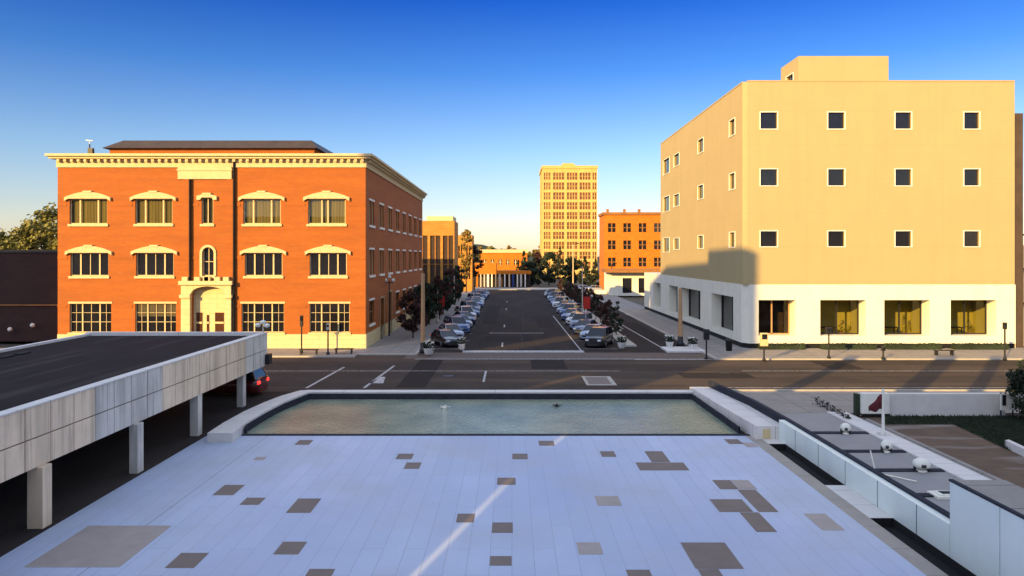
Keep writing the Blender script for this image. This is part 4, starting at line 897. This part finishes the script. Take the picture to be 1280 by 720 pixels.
# ------------------------------------------------------------------ cars
def make_car(kind, paint, lit=False):
    L, W, roofz, belt = (4.6, .90, 1.43, .92) if kind == 'sedan' else (4.7, .95, 1.72, 1.05)
    r = bpy.data.objects.new('parked_car', None); C.collection.objects.link(r)
    st = [(-.5, .62, .84, .80), (-.485, .86, .9, .92), (-.40, .96, 1.0, 1.0), (-.30, 1, 1.0, 1.0), (0, 1, 1.0, 1.0), (.18, 1, .99, 1.0), (.30, .99, .93, .96), (.42, .94, .84, .90), (.485, .82, .74, .82), (.5, .62, .62, .66)]
    if kind != 'sedan': st = [(a, b_, (c + 1) / 2 if a > 0 else 1.0, d) for a, b_, c, d in st]
    g = MB(); vs = []
    for t, wf, zf, _ in st:
        x = t * L; w_ = W * wf; zt = belt * zf
        ring = [(-w_ * .92, .22), (-w_, .36), (-w_ * 1.0, zt * .72), (-w_ * .93, zt - .04), (-w_ * .75, zt + .01), (0, zt + .05), (w_ * .75, zt + .01), (w_ * .93, zt - .04), (w_, zt * .72), (w_, .36), (w_ * .92, .22)]
        vs += [(x, p[0], p[1]) for p in ring]
    K = 11; n_ = len(st)
    g.add(vs, [(i * K + j, (i + 1) * K + j, (i + 1) * K + (j + 1) % K, i * K + (j + 1) % K) for i in range(n_ - 1) for j in range(K)], 0, True)
    g.add(vs[:K], [tuple(range(K))]); g.add(vs[-K:], [tuple(range(K))[::-1]])
    # roof and pillars
    if kind == 'sedan': xs = [-1.75, -1.05, .25, 1.15]
    else: xs = [-2.2, -1.9, .35, 1.15]
    wr = W * .72; wb = W * .90; b0 = belt - .02
    rp = [(xs[1], -wr, roofz - .04), (xs[2], -wr, roofz - .03), (xs[2], wr, roofz - .03), (xs[1], wr, roofz - .04)]
    g.add([*rp, ((xs[1] + xs[2]) / 2, -wr * .8, roofz + .02), ((xs[1] + xs[2]) / 2, wr * .8, roofz + .02)], [(0, 4, 5, 3), (4, 1, 2, 5), (0, 1, 4), (3, 5, 2)], 0, True)
    for s in (-1, 1):
        for (a, b_) in ((xs[0], xs[1]), (xs[3], xs[2])): g.tube((a, s * wb, b0), (b_, s * wr, roofz - .04), .045, n=6)
        g.tube((-.35, s * (wb + .01), b0), (-.35, s * (wr + .01), roofz - .04), .035, n=6); g.tube((xs[1], s * wr, roofz - .035), (xs[2], s * wr, roofz - .03), .04, n=6)
    g.build('body', paint, r)
    g = MB(); gw = .012
    A = [(xs[0], -wb, b0), (xs[3], -wb, b0), (xs[3], wb, b0), (xs[0], wb, b0), (xs[1], -wr, roofz - .05), (xs[2], -wr, roofz - .05), (xs[2], wr, roofz - .05), (xs[1], wr, roofz - .05)]
    g.add(A, [(0, 1, 5, 4), (1, 2, 6, 5), (2, 3, 7, 6), (3, 0, 4, 7)]); g.build('windows', M['carglass'], r)
    for sx_ in (-1, 1):
        for sy_ in (-1, 1):
            cx, cy = sx_ * L * .30, sy_ * (W - .10); g = MB(); g.tube((cx, cy - .11, .33), (cx, cy + .13 * 1, .33), .33, n=16)
            wl = g.build('wheel', M['rub'], r); g = MB(); g.tube((cx, cy + sy_ * .135, .33), (cx, cy + sy_ * .15, .33), .21, n=12); g.build('rim', M['rim'], wl)
    for s in (-1, 1):
        g = MB(); g.box(L / 2 - .13, L / 2 - .03 + .05, s * W * .60 - .16, s * W * .60 + .16, belt * .62, belt * .76); g.build('headlight', M['headlight'], r, bevel=.02)
        g = MB(); g.box(-L / 2 - .02, -L / 2 + .12, s * W * .66 - .15, s * W * .66 + .15, belt * .70, belt * .88); g.build('taillight', M['redlit'] if lit else M['taillight'], r, bevel=.02)
        g = MB(); g.box(.85, 1.02, s * (W + .09) - .09, s * (W + .09) + .09, belt + .0, belt + .14); g.build('mirror', paint, r, bevel=.02)
    g = MB(); g.box(L / 2 - .06, L / 2 + .03, -.45, .45, .38, .54); g.build('grille', M['iron'], r)
    return r
protos = {}
def place_car(x, y, rz, kind, pi_, label, group, lit=False):
    key = (kind, pi_, lit)
    if key not in protos: o = protos[key] = make_car(kind, PAINTS[pi_][1], lit)
    else: o = copy_tree(protos[key])
    o.location = (x, y, .004); o.rotation_euler = (0, 0, rz); tag(o, label, 'car', group); return o
lc = [(0, 'sedan'), (2, 'sedan'), (3, 'suv'), (2, 'sedan'), (1, 'sedan'), (4, 'suv'), (3, 'sedan'), (2, 'suv'), (1, 'sedan'), (3, 'sedan'), (4, 'sedan'), (2, 'suv'), (0, 'sedan'), (3, 'suv'), (5, 'sedan'), (2, 'sedan')]
for i, (pi_, kd_) in enumerate(lc):
    y = 67.5 + i * 5.5; nm = PAINTS[pi_][0]
    place_car(-6.2 - .003 * (y - 67) + random.uniform(-.2, .2), y + random.uniform(-.5, .5), R(-90 + 24 + random.uniform(-4, 4)), kd_, pi_, '%s %s %s from the crossing in the left parked row' % (oo[i], nm, 'car' if kd_ == 'sedan' else 'high car') if i else 'black car nearest the crossing in the left parked row', 'cars parked on the left of the street')
rc = [(0, 'suv'), (2, 'sedan'), (1, 'sedan'), (2, 'suv'), (4, 'sedan'), (3, 'sedan'), (3, 'suv'), (2, 'sedan'), (0, 'sedan'), (4, 'suv'), (3, 'sedan'), (1, 'sedan'), (2, 'suv'), (3, 'sedan'), (5, 'suv'), (4, 'sedan')]
for i, (pi_, kd_) in enumerate(rc):
    y = 67.0 + i * 5.5; nm = PAINTS[pi_][0]
    place_car(8.2 + random.uniform(-.2, .2), y + random.uniform(-.5, .5), R(-90 - 24 + random.uniform(-4, 4)), kd_, pi_, '%s %s %s from the crossing in the right parked row' % (oo[i], nm, 'car' if kd_ == 'sedan' else 'high car') if i else 'black high car nearest the crossing in the right parked row', 'cars parked on the right of the street')
PAINTS.append(('maroon', carpaint('maroon car paint', (.10, .010, .010))))
place_car(-17.6, 43.4, R(176), 'suv', 6, 'dark maroon high car with glowing red tail lights beyond the raised deck', None, True)
for i, (px, py, pi_) in enumerate(((725, 359, 4), (745, 362, 2), (770, 366, 5), (800, 366, 0))):
    x, d = G(px, py + 2); place_car(x, min(d, 172), R(8), 'sedan', pi_, '%s car seen side-on across the far right end of the street, %s of four' % (PAINTS[pi_][0], ['leftmost', 'second', 'third', 'rightmost'][i]), 'cars across the far end')

# ------------------------------------------------------------------ street furniture
# banner poles
def banner(x, y, hp, z0, z1, wv, side, label, group, pole=M['steel']):
    r = thing('banner_post', (x, y, .12), label, 'banner post', group)
    g = MB(); g.tube((x, y, .12), (x, y, hp), .09, .06, 8); g.lathe((x, y, .12), [(.2, 0), (.18, .3), (.09, .5)], 8); g.build('pole', pole, r)
    g = MB(); g.box(min(x + side * .12, x + side * (.12 + wv)), max(x + side * .12, x + side * (.12 + wv)), y - .02, y + .02, z0, z1); g.build('banner', M['red'], r)
    for z in (z0, z1): g = MB(); g.tube((x, y, z), (x + side * (.15 + wv), y, z), .02, n=5); g.build('bracket', M['iron'], r)
d = 84.0; x = (721 - 640) * d / F + 3.0
banner(10.9 - 2.3 + .2, 88, 7.2, 1.9, 3.4, .85, 1, 'pale post with a bright red banner behind the right parked row', 'banner posts')
banner(-9.3, 88, 4.6, 2.2, 3.5, .75, 1, 'post with a red banner on the left pavement beside the parked cars', 'banner posts')
banner(-9.2, 112, 5.4, 3.4, 4.8, .7, -1, 'farther post with a red banner on the left pavement', 'banner posts')
# big lamp posts
def lamp(x, y, h, rb, rt, m_, label, group=None, head=True, z0=.12):
    r = thing('lamp_post', (x, y, z0), label, 'lamp post', group); g = MB(); g.tube((x, y, z0 + .9), (x, y, h), rb, rt, 10); g.build('pole', m_, r)
    g = MB(); g.lathe((x, y, z0), [(rb * 1.7, 0), (rb * 1.7, .25), (rb * 1.25, .4), (rb * 1.1, .9)], 10); g.build('base', M['iron'], r)
    if head: g = MB(); g.tube((x, y, h - .05), (x + .9, y, h + .2), .05, n=6); g.tube((x + .75, y, h + .2), (x + 1.25, y, h + .22), .12, .09, 8); g.build('lamp_head', M['iron'], r)
    return r
lamp(-7.72, 61.0, 7.0, .19, .15, M['polewarm'], 'thick tan post standing at the left corner of the crossing', head=False)
x, d = G(847, 434); lamp(x + .25, d, 5.5, .22, .16, M['polewarm'], 'thick tan post on a white base at the right street corner', head=False)
lamp(13.2, 152, 11, .16, .10, M['trim'], 'tall thin sunlit lamp post in front of the tower', z0=0)
# twin globe lamp beside the brick building
r = thing('globe_lamp', (-12.9, 74, .12), 'lamp post with two white globes beside the brick building side door', 'lamp post')
g = MB(); g.tube((-12.9, 74, .12), (-12.9, 74, 5.9), .09, .06); g.tube((-13.25, 74, 5.7), (-12.5, 74, 5.7), .04, n=6); g.build('pole', M['iron'], r)
for dx, dz in ((-.38, 5.95), (.4, 5.95), (0, 6.3)): g = MB(); g.ball((-12.9 + dx, 74, dz), .2); g.build('globe', M['wtrim'], r)
# corner planters
def planter(x, y, s, label, rg, group='flower planters at the corners'):
    r = thing('planter', (x, y, .12), label, 'planter', group); g = MB(); g.lathe((x, y, .12), [(s * .6, 0), (s * .75, .1), (s, .5), (s * 1.05, .55), (s * .95, .55), (s * .9, .45)], 12); g.build('bowl', M['cap'], r)
    g = MB(); leafy(g, x - s, x + s, y - s * .8, y + s * .8, .55, 1.15, 160, .11, rg); g.build('foliage', M['leafdark'], r)
    g = MB(); leafy(g, x - s, x + s, y - s * .8, y + s * .8, .75, 1.25, 60, .08, rg); g.build('blossoms', M['wtrim'], r)
rg = random.Random(17)
for px, py, s, lab_ in ((536, 445, .7, 'white flowering planter at the foot of the thick left corner post'), (577, 439, .5, 'white flowering planter at the front of the left parked row'), (777, 437, .6, 'white flowering planter at the front of the right parked row'),
                        (837, 436, .55, 'white flowering planter just left of the thick right corner post'), (866, 439, .6, 'white flowering planter just right of the thick right corner post')):
    x, d = G(px, py); planter(x, d, s * .68, lab_, rg)
# island under right post
g = MB(); x, d = G(850, 438); g.box(x - 1.5, x + 1.9, d - 1.6, d + 1.2, 0, .2); tag(g.build('traffic_island', M['cap'], bevel=.04), kind='structure')
# pedestrian signals / meters
def signal(px, py, h, label, headm, group='pedestrian signals and meters', head=(.17, .75), dx=0):
    x, d = G(px, py, .12); r = thing('pedestrian_signal', (x, d, .12), label, 'signal', group)
    g = MB(); g.tube((x, d, .12), (x, d, h), .07, .06, 8); g.lathe((x, d, .12), [(.16, 0), (.14, .15), (.07, .25)], 8); g.build('pole', M['iron'], r)
    g = MB(); w_, hh = head; g.box(x - w_ + dx, x + w_ + dx, d - .14, d + .14, h - hh, h + .05); g.build('head', headm, r, bevel=.03)
    g = MB(); g.box(x - w_ * .7 + dx, x + w_ * .7 + dx, d - .16, d - .143, h - hh * .45, h - .04); g.build('lens', M['carglass'], r)
signal(883, 449, 2.5, 'dark pedestrian signal post between the thick right post and the shop corner', M['iron'], head=(.22, .8))
signal(955, 451, 2.3, 'pale cream signal box on a post before the black corner shop window', M['trim'], head=(.3, 1.0))
signal(1036, 448, 2.6, 'dark post with a square head before the left yellow-lit shop window', M['iron'], head=(.26, .5))
signal(1104, 449, 1.1, 'short dark bollard like meter before the middle yellow-lit shop window', M['iron'], head=(.14, .3))
signal(1256, 450, 3.1, 'thin tall dark signal post before the right end of the white ground floor', M['iron'], head=(.11, .5))
signal(377, 441, 3.3, 'thin dark signal post in front of the rightmost ground window of the brick building', M['iron'], head=(.12, .9))
signal(410, 443, 2.7, 'pale signal post beside the dark one before the brick building base', M['steel'], head=(.12, .5))
for px, py, lab_ in ((386, 443, 'small dark bench on the pavement left of the brick building corner'), (430, 442, 'small dark bench on the pavement at the brick building corner'), (1180, 444, 'small dark bench before the rightmost shop window')):
    x, d = G(px, py, .12); r = thing('bench', (x, d, .12), lab_, 'bench', 'benches on the pavement')
    g = MB(); g.box(x - .8, x + .8, d - .22, d + .22, .5, .57); g.build('seat', M['iron'], r, bevel=.01)
    for q in (-.7, .62): g = MB(); g.box(x + q, x + q + .08, d - .2, d + .2, .12, .5); g.build('leg', M['iron'], r)
x, d = 18.9, 61.2
r = thing('litter_bin', (19.2, 62.3, .12), 'dark litter bin by the corner of the white ground floor', 'bin')
g = MB(); g.lathe((19.2, 62.3, .12), [(.26, 0), (.32, .9), (.34, .92), (.30, 1.0), (.12, 1.08)], 12); g.build('body', M['iron'], r)
r = thing('white_barrier', (24, 155, 0), 'long low white barrier wall behind the right pavement near the orange block', 'barrier')
g = MB(); g.box(18.2, 29.5, 155, 155.4, 0, .95); g.build('wall', M['wtrim'], r, bevel=.03); g = MB(); g.box(18.2, 29.5, 154.9, 155.5, .953, 1.05); g.build('cap', M['cap'], r)
for px, py, lab_ in ((560, 470, 'round iron manhole cover in the cross road left of the pale utility cover'), (905, 466, 'round iron manhole cover in the cross road right of the pale utility cover')):
    x, d = G(px, py); g = MB(); g.lathe((x, d, .0), [(.42, 0), (.42, .008), (.36, .012)], 20); tag(g.build('manhole_cover', M['iron'], root=(x, d, 0)), lab_, 'manhole cover', 'manhole covers')
# pool fittings
for px, py, lab_, m_ in ((556, 511, 'small white fountain spout in the left half of the pool', M['wtrim']), (696, 509, 'small dark fountain nozzle in the right half of the pool', M['iron'])):
    x, d = G(px, py); g = MB(); g.lathe((x, d, .0), [(.12, 0), (.10, .06), (.04, .10), (.03, .18), (.05, .20), (.02, .22)], 10)
    for q in range(5): g.tube((x, d, .1), (x + .3 * math.cos(q * 1.26), d + .3 * math.sin(q * 1.26), .12), .03, .02, 5)
    tag(g.build('fountain_nozzle', m_, root=(x, d, 0)), lab_, 'fountain nozzle', 'fountain nozzles in the pool')

# ------------------------------------------------------------------ unseen walls behind the viewer, shaped to throw shade and sun streaks
def back(name, label, pieces):
    r = thing(name, (pieces[0][0], pieces[0][2], 0), label, 'building')
    return r
te = math.tan(R(EL)); ta = math.tan(R(AZ)); ca = math.cos(R(AZ))
def src(x, y, z, yw): return (x - (y - yw) * ta, z + (y - yw) / ca * te)
YF = -60.0; YN = -2.5
r = thing('far_shade_wall', (-90, YF, 0), 'tall unseen stand-in wall far behind the viewpoint, shaped to shade the street', 'building')
q0 = src(22.3, 64, 8.8, YF); q1 = src(21.1, 75.5, 9.2, YF); q3 = src(21.1, 96, 7.1, YF); XL = src(-13.0, 64, 0, YF)[0]; zl = src(0, 58, 0, YF)[1]; XD = src(-44.5, 70, 0, YF)[0]; zd = src(0, 70, 9.3, YF)[1]
prof = [(XD - 17, zd), (XD, zd), (XD, zl), (XL, zl), (XL, q3[1] + 1), (q3[0], q3[1]), (q1[0] - .2, q1[1] - 1.3), (q1[0] - .19, q1[1]), q0]
h1 = src(3.2, 70, 0, YF); h2 = src(3.3, 48, 0, YF)
hol = [(h1[0] - 1.6, h1[0] + 1.6, src(0, 63.5, 0, YF)[1], src(0, 77, 0, YF)[1]), (h2[0] - .35, h2[0] + .35, src(0, 45.2, 0, YF)[1], src(0, 51, 0, YF)[1])]  # holes cut in the unseen wall to let sun patches onto the road
g = MB()
def zt(x):
    for (a, za), (b_, zb_) in zip(prof, prof[1:]):
        if a <= x <= b_ and b_ > a: return za + (zb_ - za) * (x - a) / (b_ - a)
xs_ = sorted({p[0] for p in prof} | {h[0] for h in hol} | {h[1] for h in hol})
for a, b_ in zip(xs_, xs_[1:]):
    cuts = [0]; m_ = (a + b_) / 2
    for h in hol:
        if h[0] < m_ < h[1]: cuts += [h[2], h[3]]
    za, zb_ = zt(a + 1e-4), zt(b_ - 1e-4)
    lo = cuts[0]
    if len(cuts) == 3:
        g.prism([(a, 0), (b_, 0), (b_, cuts[1]), (a, cuts[1])], 'y', YF - .1, YF); lo = cuts[2]
    g.prism([(a, lo), (b_, lo), (b_, zb_), (a, za)], 'y', YF - .1, YF)
g.build('shade_sheet', M['concrete'], r)
r = thing('near_shade_wall', (10, YN, 0), 'low unseen stand-in wall just behind the viewpoint, shaped to shade the plaza', 'building')
ZN = src(0, 44, 0, YN)[1]; sw = .20
p1 = src(-3.1, 17, 0, YN); p2 = src(0.05, 27, 0, YN); p3 = src(1.8, 31.5, 0, YN); p4 = src(2.7, 33.8, 0, YN)
g = MB(); X0, X1 = -75, 75
def band(z0, z1, a0=None, a1=None):
    if a0 is None: g.prism([(X0, z0), (X1, z0), (X1, z1), (X0, z1)], 'y', YN - .04, YN)
    else:
        g.prism([(X0, z0), (a0 - sw / 2, z0), (a1 - sw / 2, z1), (X0, z1)], 'y', YN - .04, YN); g.prism([(a0 + sw / 2, z0), (X1, z0), (X1, z1), (a1 + sw / 2, z1)], 'y', YN - .04, YN)
band(0, p1[1]); band(p1[1], p2[1], p1[0], p2[0]); band(p2[1], p3[1]); band(p3[1], p4[1], p3[0], p4[0]); band(p4[1], ZN)  # slanted slits cut in the unseen wall to lay a sun streak on the plaza
g.build('shade_sheet', M['concrete'], r)
zc_ = src(0, 60, 0, YN)[1]
for xt, ww in ((21.5, .8), (29, 1.4), (33.5, .7), (38, 1.6), (47, .9), (55, 1.3)): xx = src(xt, 51, 0, YN)[0]; g = MB(); g.box(xx, xx + ww, YN - 1, YN - .5, ZN, zc_); g.build('chimney', M['concrete'], r)  # unseen boxes added only to cast shadow streaks across the right road
